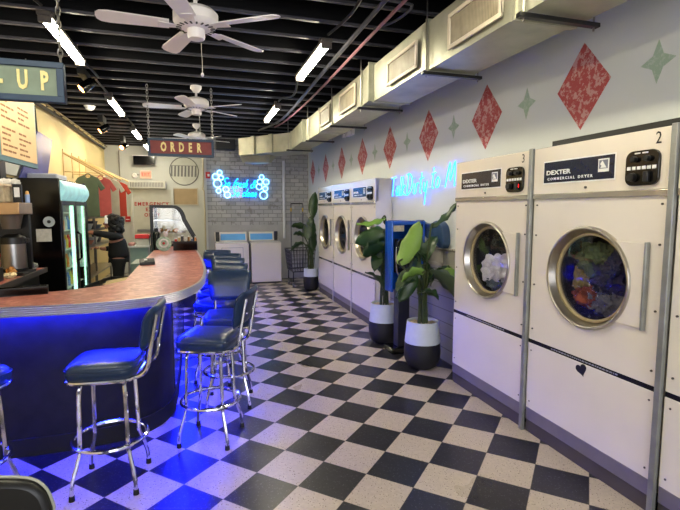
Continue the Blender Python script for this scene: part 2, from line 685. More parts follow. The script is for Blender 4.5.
def tube_lamp(x, y0, y1, label, first=[]):
    L = 1.2
    t = thing('fluorescent_lamp', label, 'lamp', (x, (y0 + y1) / 2, 3.1), 0, 'fluorescent tube lamps under the joists')
    MB().box(-0.048, 0.048, -L / 2, L / 2, 0.0, 0.03).box(-0.02, 0.02, -0.4, -0.36, 0.035, 0.1).box(-0.02, 0.02, 0.36, 0.4, 0.035, 0.1).obj('housing', DARKW, t, bev=0.004)
    for s in (-1, 1):
        MB().tube([(s * 0.021, -L / 2 + 0.04, -0.018), (s * 0.021, L / 2 - 0.04, -0.018)], 0.0145, 10).obj('tube', TUBEM, t)
    for s in (-1, 1):
        MB().box(-0.044, 0.044, s * (L / 2 - 0.035) - 0.018, s * (L / 2 - 0.035) + 0.018, -0.045, 0.0).obj('lamp_holder', M('holder', (0.35, 0.32, 0.30), 0.4), t)
    return t


tube_lamp(-1.07, 4.18, 5.36, 'nearest fluorescent tube lamp over the bar, by the chain of the green sign')
tube_lamp(-1.07, 6.85, 8.05, 'second fluorescent tube lamp of the row over the bar, behind the black spotlight')
tube_lamp(-1.09, 9.4, 10.6, 'third fluorescent tube lamp of the row over the bar')
tube_lamp(-1.09, 11.35, 12.55, 'farthest fluorescent tube lamp over the bar, just left of the order sign')
tube_lamp(1.14, 4.1, 5.3, 'nearer fluorescent tube lamp of the row beside the duct')
tube_lamp(1.14, 6.72, 7.92, 'farther fluorescent tube lamp of the row beside the duct')
tube_lamp(-1.07, 1.2, 2.4, 'fluorescent tube lamp over the bar, out of view, added for its light').__setitem__('group', 'added lamps out of view')  # unseen lamp carrying on the bar row, added for its light
tube_lamp(1.14, 1.2, 2.4, 'fluorescent tube lamp beside the duct, out of view, added for its light').__setitem__('group', 'added lamps out of view')  # likewise unseen, added to light the near end of the duct side
# cords between the lamps
def cord(name, pts, r, mat, label, cat='cable', group=None):
    return tag(MB().tube(catmull(pts, 8), r, 6).obj(name, mat), label, cat, group)
cord('power_cord', [(1.14, 3.0, 3.16), (1.17, 3.5, 3.12), (1.13, 4.05, 3.14)], 0.012, BLACK, 'black cord running from the viewer to the nearer lamp beside the duct')
cord('power_cord', [(1.14, 5.34, 3.14), (1.2, 5.9, 3.06), (1.12, 6.3, 3.1), (1.14, 6.68, 3.14)], 0.012, BLACK, 'black cord hanging between the two lamps beside the duct')
cord('power_cord', [(-1.07, 5.42, 3.14), (-1.0, 5.8, 3.08), (-1.07, 6.1, 3.12), (-1.07, 6.8, 3.14)], 0.012, BLACK, 'black cord between the nearest and second lamp over the bar')
cord('power_cord', [(-1.07, 8.1, 3.14), (-1.0, 8.7, 3.06), (-1.09, 9.35, 3.14)], 0.012, BLACK, 'black cord between the second and third lamp over the bar')
cord('power_cord', [(-1.2, 3.1, 3.17), (-1.12, 3.7, 3.14), (-1.07, 4.13, 3.15)], 0.012, BLACK, 'black cord reaching the nearest lamp over the bar')

# track spotlights over the bar with warm light
WARM = M('spot_glow', (1, 0.7, 0.4), 0.5, emit=(1.0, 0.62, 0.34), es=14)
def spot(x, y, z, aim, power, label):
    t = thing('spotlight', label, 'lamp', (x, y, z), 0, 'black track spotlights')
    MB().box(-0.04, 0.04, -0.16, 0.16, 0.03, ZJ - z).obj('track', BLACK, t, bev=0.004)
    d = (Vector(aim) - Vector((x, y, z))).normalized()
    q = d.to_track_quat('Z', 'Y').to_matrix().to_4x4()
    b = MB().lathe([(0.045, -0.12), (0.055, -0.1), (0.06, 0.06), (0.058, 0.06), (0.05, 0.03)], n=16).xf(Matrix.Translation((0, 0, -0.07)) @ q).obj('head', BLACKG, t)
    MB().lathe([(0.046, 0.045), (0.046, 0.05)], n=16).xf(Matrix.Translation((0, 0, -0.07)) @ q).obj('bulb', WARM, b)
    l = bpy.data.lights.new('spot', 'SPOT')
    l.energy = power
    l.color = (1.0, 0.72, 0.36)
    l.spot_size = R(95)
    l.spot_blend = 0.9
    l.shadow_soft_size = 0.05
    o = bpy.data.objects.new('spot_beam', l)
    C.objects.link(o)
    o.parent = t
    o.location = Vector((0, 0, -0.07)) + d * 0.08
    o.rotation_euler = d.to_track_quat('-Z', 'Y').to_euler()
spot(-1.19, 6.1, 3.1, (-2.18, 5.6, 2.2), 12, 'black spotlight between the nearest and second lamp over the bar')
spot(-1.5, 8.9, 3.05, (-2.18, 8.6, 2.5), 12, 'black spotlight beyond the smoke detector, aimed at the cream wall')
spot(-1.5, 11.2, 3.05, (-2.18, 10.2, 2.4), 24, 'farthest black spotlight, above the fire alarm pipe')
d = thing('smoke_detector', 'small white smoke detector under the joists left of the lamp row', 'smoke detector', (-1.52, 8.07, 3.2))
MB().lathe([(0.07, 0), (0.07, -0.02), (0.055, -0.05), (0.03, -0.065), (0.0, -0.065)], n=20).obj('cover', FANW, d)
MB().lathe([(0.08, 0), (0.08, -0.012)], n=20).obj('mount', FANW, d)

# ================================================================== CEILING FANS
def make_fan(y, rz, label):
    t = thing('ceiling_fan', label, 'ceiling fan', (0.03, y, 0), rz, 'white ceiling fans')
    MB().lathe([(0.0, 3.2), (0.07, 3.2), (0.07, 3.17), (0.035, 3.12), (0.0, 3.12)], n=24).obj('canopy', FANW, t)
    MB().tube([(0, 0, 3.13), (0, 0, 3.05)], 0.014, 10).obj('downrod', FANW, t)
    m = MB().lathe([(0.0, 3.06), (0.05, 3.06), (0.13, 3.035), (0.155, 3.01), (0.155, 2.95), (0.13, 2.92), (0.09, 2.905), (0.0, 2.905)], n=32).obj('motor', FANW, t)
    v = MB()
    for i in range(20):
        a = 2 * PI * i / 20
        v.box(0.100, 0.135, -0.006, 0.006, 2.9205, 2.924).bm.verts.ensure_lookup_table()
        for q in list(v.bm.verts)[-8:]:
            x, yy = q.co.x, q.co.y
            q.co.x = x * math.cos(a) - yy * math.sin(a)
            q.co.y = x * math.sin(a) + yy * math.cos(a)
    v.xf(Matrix.Translation((0, 0, -0.012))).obj('motor_vent', BLACK, m)
    MB().lathe([(0.0, 2.905), (0.06, 2.905), (0.062, 2.86), (0.055, 2.84), (0.0, 2.835)], n=24).obj('switch_housing', FANW, t)
    for i in range(5):
        a = i * 2 * PI / 5
        rot = Matrix.Rotation(a, 4, 'Z')
        MB().prism([(0.09, -0.02), (0.17, -0.035), (0.25, -0.05), (0.25, 0.05), (0.17, 0.035), (0.09, 0.02)], 2.912, 2.919).xf(rot).obj('blade_arm', FANW, t, bev=0.002)
        pts = [(0.18, -0.052), (0.56, -0.068), (0.615, -0.06), (0.64, -0.035), (0.645, 0), (0.64, 0.035), (0.615, 0.06), (0.56, 0.068), (0.18, 0.052)]
        tilt = Matrix.Translation((0, 0, 2.925)) @ Matrix.Rotation(R(12), 4, 'X')
        MB().prism(pts, -0.004, 0.004).xf(rot @ tilt).obj('blade', FANW, t, bev=0.002)
    pc = MB().tube([(0.04, 0.0, 2.85), (0.045, 0, 2.7), (0.045, 0, 2.62)], 0.0025, 5).obj('pull_chain', STEEL, t)
    MB().ball((0.045, 0, 2.605), (0.011, 0.011, 0.016), 2).obj('pull_knob', FANW, pc)
    return t
make_fan(3.6, R(38), 'nearest white five-blade ceiling fan with a hanging pull chain')
make_fan(6.4, R(36), 'middle white five-blade ceiling fan hung behind the nearest one')
make_fan(9.2, R(20), 'farthest white ceiling fan, partly behind the order sign')

# ================================================================== DUCT
duct = thing('air_duct', 'long galvanised air duct with cream vents hung above the dryers', 'air duct', (0, 0, 0))
def sec(y, x0, x1, z0, z1):
    return [(x0, y, z0), (x1, y, z0), (x1, y, z1), (x0, y, z1)]
X0, X1 = 1.74, 2.14
sections = [[(0.2, X0, 2.15, 2.70, 3.06), (2.32, X0, 2.15, 2.70, 3.06)],
            [(2.34, X0, X1, 2.70, 3.06), (3.36, X0, X1, 2.70, 3.06)],
            [(3.38, X0, X1, 2.725, 3.08), (4.55, X0 + .01, X1, 2.725, 3.08)],
            [(4.57, X0 - .03, X1, 2.74, 3.10), (4.86, X0, X1, 2.745, 3.10)],
            [(4.88, X0, X1, 2.745, 3.09), (6.02, X0, X1, 2.745, 3.09)],
            [(6.04, X0, X1 - .03, 2.74, 3.08), (6.7, X0, X1 - .03, 2.75, 3.08)],
            [(6.72, X0, X1 - .05, 2.745, 3.08), (7.6, X0, X1 - .08, 2.745, 3.08)],
            [(7.62, X0 - .05, X1 - .08, 2.745, 3.08), (8.75, X0 - .02, X1 - .1, 2.745, 3.07)]]
for a, b in sections:
    mb = MB()
    mb.loft([sec(*a), sec(*b)])
    for q in (a, b):
        mb.loft([sec(q[0] - .008, q[1] - .012, q[2] + .012, q[3] - .012, q[4] + .012), sec(q[0] + .008, q[1] - .012, q[2] + .012, q[3] - .012, q[4] + .012)])
    mb.obj('duct_section', GALV, duct)
# branch that turns towards the middle of the room
mb = MB()
mb.prism([(1.70, 8.77), (2.1, 8.77), (2.1, 9.2), (1.2, 10.25), (0.84, 9.78)], 2.72, 3.06)
mb.obj('duct_branch', GALV, duct, bev=0.004)
for p, q in (((1.42, 9.08), (1.36, 9.15)), ((1.12, 9.43), (1.06, 9.5))):
    MB().prism([(p[0] - .01, p[1] - .01), (q[0] - .01, q[1] - .01), (q[0] + .02, q[1] + .03), (p[0] + .02, p[1] + .03)], 2.71, 3.07).obj('seam_band', GALV, duct)
bm_ = MB().loft([[(0.86, 9.86, 2.72), (1.45, 9.5, 2.72), (1.6, 9.75, 2.72), (1.2, 10.2, 2.72)], [(0.93, 9.9, 2.58), (1.42, 9.66, 2.58), (1.5, 9.8, 2.58), (1.2, 10.12, 2.58)]])
bm_.obj('duct_outlet', GALV, duct, bev=0.01)
GF = M('vent_frame', (0.84, 0.80, 0.72), 0.45)
GL = grille_mat()
for y0, y1, z0, z1 in ((2.42, 3.03, 2.745, 2.985), (3.52, 4.13, 2.765, 2.985), (5.05, 5.66, 2.79, 3.03), (6.12, 6.62, 2.795, 3.03), (7.7, 8.5, 2.8, 3.03), (1.0, 1.65, 2.75, 2.99)):
    x = X0 - 0.012
    fr = MB()
    fr.box(x - .014, x, y0, y1, z0, z0 + .028).box(x - .014, x, y0, y1, z1 - .028, z1).box(x - .014, x, y0, y0 + .028, z0 + .028, z1 - .028).box(x - .014, x, y1 - .028, y1, z0 + .028, z1 - .028)
    g = fr.obj('vent', GF, duct, bev=0.003)
    MB().box(x - .004, x + .011, y0 + .028, y1 - .028, z0 + .028, z1 - .028).obj('louvres', GL, g)
for i, (y, x0, x1, z) in enumerate(((2.22, 1.68, 2.22, 2.662), (3.34, 1.68, 2.2, 2.662), (4.84, 1.68, 2.2, 2.70), (5.98, 1.68, 2.2, 2.70), (7.35, 1.68, 2.15, 2.70), (8.6, 1.6, 2.1, 2.70))):
    b = MB().box(x0, x1, y - .02, y + .02, z, z + .024).obj('strut', BLACK, duct, bev=0.003)
    for x in (x0 + .035, x1 - .03):
        MB().tube([(x, y, z - .02), (x, y, ZJ + .05)], 0.006, 6).obj('hanger_rod', STEEL, b)
# conduits along the duct
cond = M('pink_conduit', (0.55, 0.38, 0.42), 0.5)
cord('conduit', [(1.5, 2.2, 3.165), (1.52, 4.0, 3.165), (1.56, 6.5, 3.165), (1.52, 8.2, 3.165), (1.44, 8.9, 3.165)], 0.014, cond, 'thin pinkish conduit along the joists beside the duct', 'pipe')
cord('conduit', [(1.36, 2.4, 3.17), (1.4, 5.0, 3.17), (1.44, 8.0, 3.17), (1.2, 9.4, 3.17)], 0.020, M('dark_conduit', (0.20, 0.20, 0.22), 0.4), 'thick dark conduit under the joists beside the pinkish one', 'pipe')
cord('conduit', [(0.9, 3.35, 3.175), (1.5, 3.36, 3.175), (1.62, 3.42, 3.175), (1.6, 3.7, 3.175), (1.5, 3.9, 3.175)], 0.012, M('dark_conduit2', (0.25, 0.25, 0.27), 0.4), 'short curved conduit bending under the joists near the duct', 'pipe')

# wall camera and emergency lamps
e = thing('emergency_lamp', 'white emergency lamp high on the diamond wall under the duct', 'lamp', (XR, 7.58, 2.92))
MB().box(-0.06, 0, -0.14, 0.14, -0.06, 0.06).obj('body', FANW, e, bev=0.01)
for s in (-1, 1):
    MB().lathe([(0.02, 0.02), (0.055, -0.02), (0.06, -0.07), (0.0, -0.06)], (-0.07, s * 0.09, -0.03), 16, 'x').obj('lamp_head', FANW, e)

# ================================================================== DRYERS
def panel_hole(mb, y0, y1, z0, z1, yc, zc, r, x, n=48):
    """flat panel facing -x with a round hole"""
    inner, outer = [], []
    for k in range(n):
        a = 2 * PI * k / n
        ca, sa = math.cos(a), math.sin(a)
        inner.append(mb.bm.verts.new((x, yc + r * ca, zc + r * sa)))
        ty = ((y1 - yc) / ca if ca > 0 else (y0 - yc) / ca) if abs(ca) > 1e-6 else 1e9
        tz = ((z1 - zc) / sa if sa > 0 else (z0 - zc) / sa) if abs(sa) > 1e-6 else 1e9
        t = min(ty, tz)
        outer.append(mb.bm.verts.new((x, yc + t * ca, zc + t * sa)))
    for k in range(n):
        j = (k + 1) % n
        mb.face([inner[k], outer[k], outer[j], inner[j]])
    # corners
    for cy, cz in ((y0, z0), (y1, z0), (y0, z1), (y1, z1)):
        best = None
        for k in range(n):
            j = (k + 1) % n
            a, b = outer[k].co, outer[j].co
            if abs(a.y - b.y) > 1e-5 and abs(a.z - b.z) > 1e-5 and (a.y - yc) * (cy - yc) > 0 and (a.z - zc) * (cz - zc) > 0:
                best = (outer[k], outer[j])
        if best:
            mb.face([best[0], mb.bm.verts.new((x, cy, cz)), best[1]])
    return mb


XF = 2.28
DEP = 0.235
ring_metal = M('door_ring', (0.72, 0.70, 0.67), 0.28, 1.0, var=0.15, scale=12)  # plain metal of the door rings, no emission
GASK = M('gasket', (0.62, 0.56, 0.42), 0.5)


def make_dryer(label, num=None, group='commercial dryers set into the diamond wall'):
    """local frame: origin on the floor at the centre of the front, front faces -x, 1.0 wide along y"""
    t = thing('tumble_dryer', label, 'dryer', (XF, 0, 0), 0, group)
    hw = 0.495
    cab = MB()
    panel_hole(cab, -hw, hw, 0.70, 1.70, 0.0, 1.212, 0.305, 0.0)
    cab.box(0.001, DEP, hw - 0.01, hw, 0.18, 2.04).box(0.001, DEP, -hw, -hw + 0.01, 0.18, 2.04).box(0.001, DEP, -hw, hw, 2.03, 2.04)
    cab.obj('cabinet', WHITE, t)
    MB().prism([(0, 1.735), (-0.012, 1.735), (-0.012, 2.045), (0.0, 2.05), (0.05, 2.05), (0.05, 1.735)], -hw, hw, 'y').obj('control_panel', HEADER, t, bev=0.003)
    MB().box(-0.016, 0.0, -hw, hw, 1.70, 1.735).obj('trim_strip', M('strip_metal', (0.72, 0.70, 0.66), 0.25, 0.7), t, bev=0.004)
    lp = MB().box(-0.004, 0.02, -hw, hw, 0.185, 0.672).obj('lower_panel', WHITE, t, bev=0.003)
    MB().box(-0.001, 0.02, -hw, hw, 0.672, 0.70).obj('seam_strip', BLACKG, t)
    pm_ = MB()
    rr = random.Random(4)
    q_ = 0.27
    while q_ > -0.25:
        w_ = rr.uniform(0.006, 0.022)
        pm_.box(-0.0022, -0.001, q_ - w_, q_, 0.682, 0.690)
        q_ -= w_ + 0.006
    pm_.obj('seam_print', M('faint_print', (0.55, 0.55, 0.6), 0.5), t)
    MB().box(-0.004, 0.02, -hw, hw, 0.095, 0.185).obj('base_rail', BASEM, t, bev=0.003)
    MB().box(0.004, 0.02, -hw, hw, 0.0, 0.095).obj('kick_plate', KICK, t)
    # name plate
    MB().box(-0.0145, -0.011, -0.176, 0.396, 1.800, 1.952).obj('plate_border', INK, t)
    pl = MB().box(-0.017, -0.012, -0.170, 0.39, 1.808, 1.944).obj('name_plate', [PLATE], t, bev=0.001)
    text_bm(MB(), 'DEXTER', 0.040, 0.0008, on_x(-0.0185, 0.26, 1.872), 1.45, bold=0.001).obj('plate_title', INK, pl)
    text_bm(MB(), 'COMMERCIAL', 0.024, 0.0008, on_x(-0.0185, 0.235, 1.832), 1.15, 1.5, bold=0.0006).obj('plate_subtitle', INK, pl)
    text_bm(MB(), 'DRYER', 0.024, 0.0008, on_x(-0.0185, 0.035, 1.832), 1.15, 1.5, bold=0.0006).obj('plate_subtitle', INK, pl)
    lg = MB().box(-0.0190, -0.0172, -0.135, -0.06, 1.85, 1.925).obj('plate_logo', INK, pl)
    MB().box(-0.0200, -0.0192, -0.128, -0.067, 1.868, 1.918).obj('logo_field', M('logo_grey', (0.4, 0.42, 0.48), 0.4), pl)
    MB().prism([(-0.12, 1.872), (-0.09, 1.914), (-0.075, 1.895), (-0.085, 1.885), (-0.078, 1.872)], -0.0212, -0.0202, 'x').obj('logo_mark', INK, pl)
    # control box with knobs
    pts = []
    for cy, cz, a0 in ((-0.295, 1.90, 0), (-0.405, 1.90, 90), (-0.405, 1.80, 180), (-0.295, 1.80, 270)):
        for q in range(6):
            a = R(a0 + 90 * q / 5)
            pts.append((cy + 0.042 * math.cos(a) * (1 if a0 in (0, 270) else 1), cz + 0.042 * math.sin(a)))
    cb = MB().prism(pts, -0.030, -0.012, 'x').obj('control_box', BLACKG, t, bev=0.003)
    for yy, zz, r in ((-0.305, 1.803, 0.024), (-0.312, 1.897, 0.016), (-0.388, 1.897, 0.016)):
        MB().lathe([(r, -0.030), (r * .9, -0.055), (0, -0.055)], (0, yy, zz), 16, 'x').obj('knob', BLACK, cb)
    MB().box(-0.05, -0.03, -0.405, -0.375, 1.775, 1.83).obj('coin_slot', BLACK, cb, bev=0.004)
    lb = MB()
    for q in range(6):
        lb.box(-0.0315, -0.030, -0.435 + q * 0.0295, -0.413 + q * 0.0295, 1.842, 1.860)
    for q in range(2):
        lb.box(-0.0315, -0.030, -0.385 + q * 0.045, -0.352 + q * 0.045, 1.925, 1.932)
    lb.obj('control_labels', INK, cb)
    MB().lathe([(0.008, -0.012), (0.008, -0.02), (0, -0.021)], (0, 0.03, 1.765), 10, 'x').obj('lock', KICK, t)
    # door: chrome ring, gasket, glass, hinge plate with a pull strip
    dr = MB().lathe([(0.318, 0.0), (0.320, -0.018), (0.314, -0.028), (0.306, -0.031), (0.298, -0.026), (0.284, 0.015), (0.276, 0.034)], (0, 0, 1.212), 64, 'x', cap=False).obj('door', ring_metal, t)
    MB().lathe([(0.279, 0.026), (0.274, 0.016), (0.264, 0.016), (0.258, 0.03), (0.262, 0.042)], (0, 0, 1.212), 64, 'x', cap=False).obj('gasket', GASK, dr)
    MB().lathe([(0.0, 0.018), (0.10, 0.0185), (0.2, 0.021), (0.262, 0.028), (0.262, 0.032), (0.0, 0.024)], (0, 0, 1.212), 48, 'x', cap=False).obj('door_glass', DGLASS, dr)
    lp_ = [(-0.40, 0.99), (-0.40, 1.455)] + [(0.312 * math.cos(R(a_)), 1.212 + 0.312 * math.sin(R(a_))) for a_ in range(129, 226, 6)]
    MB().prism(lp_, -0.016, -0.004, 'x').obj('latch_plate', WHITE, dr, bev=0.004)
    MB().box(-0.034, -0.006, -0.412, -0.398, 0.985, 1.46).obj('door_pull', GALVP, dr, bev=0.003)
    # drum
    MB().lathe([(0.30, 0.0), (0.28, 0.05), (0.28, DEP - 0.02), (0.0, DEP - 0.02)], (0, 0, 1.212), 48, 'x', cap=False).obj('drum', DRUM, t)
    # screws
    sc = MB()
    for yy in (-0.46, 0.46):
        for zz in (0.24, 0.62, 0.78, 1.1, 1.45, 1.66):
            sc.lathe([(0.006, 0.002), (0.006, -0.007), (0, -0.008)], (0, yy, zz), 8, 'x')
    sc.obj('screws', KICK, t)
    if num:
        nb = MB()
        text_bm(nb, num, 0.088, 0.0008, on_x(-0.0135, -0.425, 1.995), 0.8)
        nb.obj('painted_number', BINK, t)
    return t


d2 = make_dryer('large white dryer marked 2 with dark mixed laundry behind its round door', '2')
d2.location.y = 2.265
hb = MB()
pts = [(-0.035 * (16 * math.sin(a) ** 3) / 16, 0.032 * (13 * math.cos(a) - 5 * math.cos(2 * a) - 2 * math.cos(3 * a) - math.cos(4 * a)) / 15) for a in [2 * PI * i / 28 for i in range(28)]]
hb.prism([(1.25 * (y * 0.9 + z * 0.4), 1.25 * (z * 0.9 - y * 0.4) + 0.632) for y, z in pts], -0.007, -0.0035, 'x').obj('heart_sticker', BINK, d2)
d3 = make_dryer('white dryer marked 3 with white laundry behind its door, beside the black and white pots', '3')
d3.location.y = 3.302
MB().box(-0.0325, -0.0305, -0.405, -0.385, 1.79, 1.815).obj('red_display', M('red_display', (0.9, 0.1, 0.1), 0.4, emit=(1, 0.1, 0.1), es=3), d3)
d1 = copy_tree(d2)
for o in [x for x in bpy.data.objects if x.parent == d1 and (x.name.startswith('heart') or x.name.startswith('painted'))]:
    bpy.data.objects.remove(o)
d1.location.y = 1.228
d1['label'] = 'white dryer at the edge of the picture, nearest the viewer, only its side strip showing'
proto = d1
for y, lab in ((6.33, 'nearest of the three white dryers in the far bank, behind the smaller potted plant'), (7.35, 'middle one of the three white dryers in the far bank'), (8.38, 'farthest white dryer of the far bank, beside the tall plant')):
    q = copy_tree(proto)
    q.location.y = y
    q['label'] = lab
# galvanised strips between the near dryers
for y, lab in ((2.783, 'galvanised upright strip between dryers 2 and 3'), (1.747, 'galvanised upright strip on the viewer side of dryer 2')):
    tag(MB().box(XF - 0.03, XF - 0.002, y - 0.017, y + 0.017, 0.0, 2.055).obj('cover_strip', GALVP, bev=0.004), lab, 'metal strip', 'galvanised strips between the near dryers')
for y, lab in ((6.843, 'thin white seam strip between the nearest and middle far dryer'), (7.868, 'thin white seam strip between the middle and farthest far dryer')):
    tag(MB().box(XF - 0.012, XF - 0.001, y - 0.012, y + 0.012, 0.0, 2.05).obj('cover_strip', M('strip_white', (0.75, 0.74, 0.72), 0.4), bev=0.003), lab, 'metal strip', 'white strips between the far dryers')
tag(MB().box(XR - 0.03, XR - 0.001, 1.0, 2.86, 2.09, 2.125).obj('gap_shadow', BLACK), 'black strip as the shadow gap along the wall above the dryer marked 2', 'shadow strip')  # black strip standing in for the shadow gap above the dryer
# side sheet closing the far bank
# laundry
def laundry(y, items, group):
    for i, (dy, dz, ry, rz_, col, lab) in enumerate(items):
        m = M('laundry_%s_%d' % (group[-8:], i), col, 0.85, var=0.25, scale=14, bump=0.5, bscale=20)
        tag(MB().ball((XF + 0.098, y + dy, 1.212 + dz), (0.062, ry * 1.15, rz_ * 1.15), 4, 0.5, i + int(y * 10)).obj('laundry_item', m), lab, 'laundry', group)
laundry(2.265, [(0.03, 0.10, 0.12, 0.09, (0.28, 0.33, 0.20), 'olive green garment at the top inside dryer 2'), (0.10, -0.02, 0.07, 0.08, (0.50, 0.44, 0.20), 'mustard yellow cloth inside dryer 2'),
                (-0.06, 0.0, 0.11, 0.09, (0.14, 0.13, 0.17), 'dark garment in the middle of dryer 2'), (0.05, -0.13, 0.10, 0.07, (0.42, 0.18, 0.10), 'rusty red cloth low inside dryer 2'),
                (-0.07, -0.14, 0.11, 0.08, (0.34, 0.34, 0.36), 'grey patterned cloth low inside dryer 2'), (-0.14, 0.08, 0.07, 0.07, (0.1, 0.12, 0.25), 'navy garment at the side of dryer 2')], 'laundry in dryer 2')
laundry(3.302, [(0.0, -0.08, 0.16, 0.10, (0.92, 0.90, 0.86), 'white cloth heaped inside dryer 3'), (-0.02, -0.20, 0.11, 0.05, (0.30, 0.34, 0.36), 'grey cloth under the white one inside dryer 3')], 'laundry in dryer 3')

# ================================================================== NEON TEXT
FONT = {
    'T': (0.62, [[(0, 1), (0.62, 1.03)], [(0.33, 1), (0.24, 0)]]),
    'a': (0.46, [[(0.38, 0.5), (0.2, 0.5), (0.05, 0.25), (0.14, 0.02), (0.3, 0.14), (0.4, 0.5), (0.37, 0.1), (0.46, 0)]]),
    'l': (0.22, [[(0.16, 1.0), (0.08, 0.5), (0.08, 0.08), (0.2, 0.0)]]),
    'k': (0.42, [[(0.14, 1.0), (0.06, 0)], [(0.36, 0.52), (0.1, 0.24), (0.4, 0)]]),
    'D': (0.75, [[(0.2, 1.0), (0.12, 0.0)], [(0.0, 0.98), (0.35, 1.0), (0.66, 0.7), (0.6, 0.3), (0.3, 0.02), (0.0, -0.02)]]),
    'i': (0.2, [[(0.1, 0.5), (0.06, 0.08), (0.18, 0)], [(0.13, 0.72), (0.13, 0.75)]]),
    'r': (0.36, [[(0.1, 0.5), (0.05, 0.0)], [(0.06, 0.28), (0.18, 0.48), (0.34, 0.48)]]),
    't': (0.34, [[(0.2, 0.95), (0.12, 0.1), (0.26, 0)], [(0, 0.66), (0.38, 0.7)]]),
    'y': (0.42, [[(0.05, 0.5), (0.06, 0.15), (0.2, 0.08), (0.36, 0.5)], [(0.38, 0.52), (0.3, 0.0), (0.24, -0.55)]]),
    'o': (0.44, [[(0.22, 0.5), (0.06, 0.3), (0.12, 0.03), (0.3, 0.06), (0.38, 0.3), (0.22, 0.5)]]),
    'M': (0.85, [[(0.0, 0.0), (0.28, 1.0), (0.38, 0.25), (0.68, 1.0), (0.74, 0.0)]]),
    'e': (0.42, [[(0.06, 0.25), (0.34, 0.32), (0.22, 0.5), (0.06, 0.3), (0.14, 0.02), (0.38, 0.1)]]),
    'S': (0.6, [[(0.56, 0.9), (0.36, 1.02), (0.12, 0.85), (0.2, 0.6), (0.42, 0.4), (0.36, 0.08), (0.12, 0.0), (-0.02, 0.15)]]),
    'f': (0.34, [[(0.4, 0.95), (0.26, 1.0), (0.14, 0.5), (0.05, -0.3)], [(0.0, 0.5), (0.34, 0.52)]]),
    's': (0.34, [[(0.32, 0.46), (0.18, 0.52), (0.1, 0.36), (0.28, 0.2), (0.2, 0.0), (0.02, 0.05)]]),
    'h': (0.42, [[(0.18, 1.0), (0.04, 0)], [(0.06, 0.25), (0.24, 0.5), (0.34, 0.4), (0.3, 0.05), (0.42, 0)]]),
    'c': (0.36, [[(0.34, 0.44), (0.2, 0.5), (0.05, 0.25), (0.14, 0.0), (0.34, 0.1)]]),
    'n': (0.44, [[(0.1, 0.5), (0.04, 0)], [(0.06, 0.28), (0.24, 0.5), (0.34, 0.4), (0.3, 0.06), (0.42, 0)]]),
    '&': (0.75, [[(0.66, 0.1), (0.3, 0.62), (0.3, 0.95), (0.5, 0.9), (0.42, 0.62), (0.06, 0.35), (0.12, 0.02), (0.42, 0.05), (0.66, 0.45)]]),
    ' ': (0.36, []),
}


def neon_word(mb, text, M4, h, r, slant=0.12, sp=0.08, wide=1.0):
    """strokes of a hand-written line; returns its width"""
    x = 0
    for ch in text:
        wd, st = FONT[ch]
        for s_ in st:
            p = [((x + a * wide + b * slant) * h, b * h, 0) for a, b in s_]
            mb.tube([M4 @ Vector(q) for q in catmull(p, 4)], r, 6)
        x += wd * wide + sp
    return x * h


ns = thing('neon_sign', 'blue neon sign reading Talk Dirty to Me on the diamond wall', 'neon sign', (XR, 5.0, 1.85))
for word, y0, z0, hh in (('Talk', 5.80, 1.80, 0.235), ('Dirty', 5.33, 1.81, 0.245), ('to', 4.68, 1.86, 0.235), ('Me', 4.37, 1.86, 0.245)):
    mb = MB()
    neon_word(mb, word, frame_m((-0.045, y0 - 5.0, z0 - 1.85), (0, -1, 0.02), (0, 0.02, 1)), hh, 0.0075, 0.12, 0.05)
    mb.obj('neon_word', BNEON, ns)
mb = MB()
for q in range(7):
    mb.tube([(-0.045, 0.75 - q * 0.26, 0.03), (0.0, 0.75 - q * 0.26, 0.03)], 0.004, 5)
mb.obj('standoffs', FANW, ns)

n2 = thing('neon_sign', 'cyan neon sign with white bubble rings on the grey brick wall', 'neon sign', (0.98, YB, 2.1))
mb = MB()
neon_word(mb, 'So fresh &', frame_m((-0.44, -0.04, 0.05), (1, 0, -0.06), (0.06, 0, 1)), 0.18, 0.0085, 0.3, 0.02, 0.9)
neon_word(mb, 'So clean', frame_m((-0.24, -0.04, -0.17), (1, 0, -0.04), (0.04, 0, 1)), 0.18, 0.0085, 0.3, 0.02, 0.9)
mb.obj('neon_lettering', CYAN, n2)
for x, z, r in ((0.50, 2.44, .05), (0.41, 2.35, .065), (0.53, 2.33, .05), (0.45, 2.20, .085), (0.47, 2.04, .05), (0.63, 2.07, .065), (0.66, 1.95, .065),
                (1.43, 2.36, .05), (1.53, 2.25, .065), (1.39, 2.25, .06), (1.37, 2.14, .065), (1.51, 2.10, .055), (1.47, 1.95, .085)):
    MB().ring((x - 0.98, -0.04, z - 2.1), r, 0.011, 28, 8, 'y').obj('bubble_ring', WNEON, n2)
MB().box(-0.48, 0.48, -0.012, -0.002, -0.22, 0.25).obj('backing_panel', glass('acrylic', (0.92, 0.96, 1), 0.05), n2)

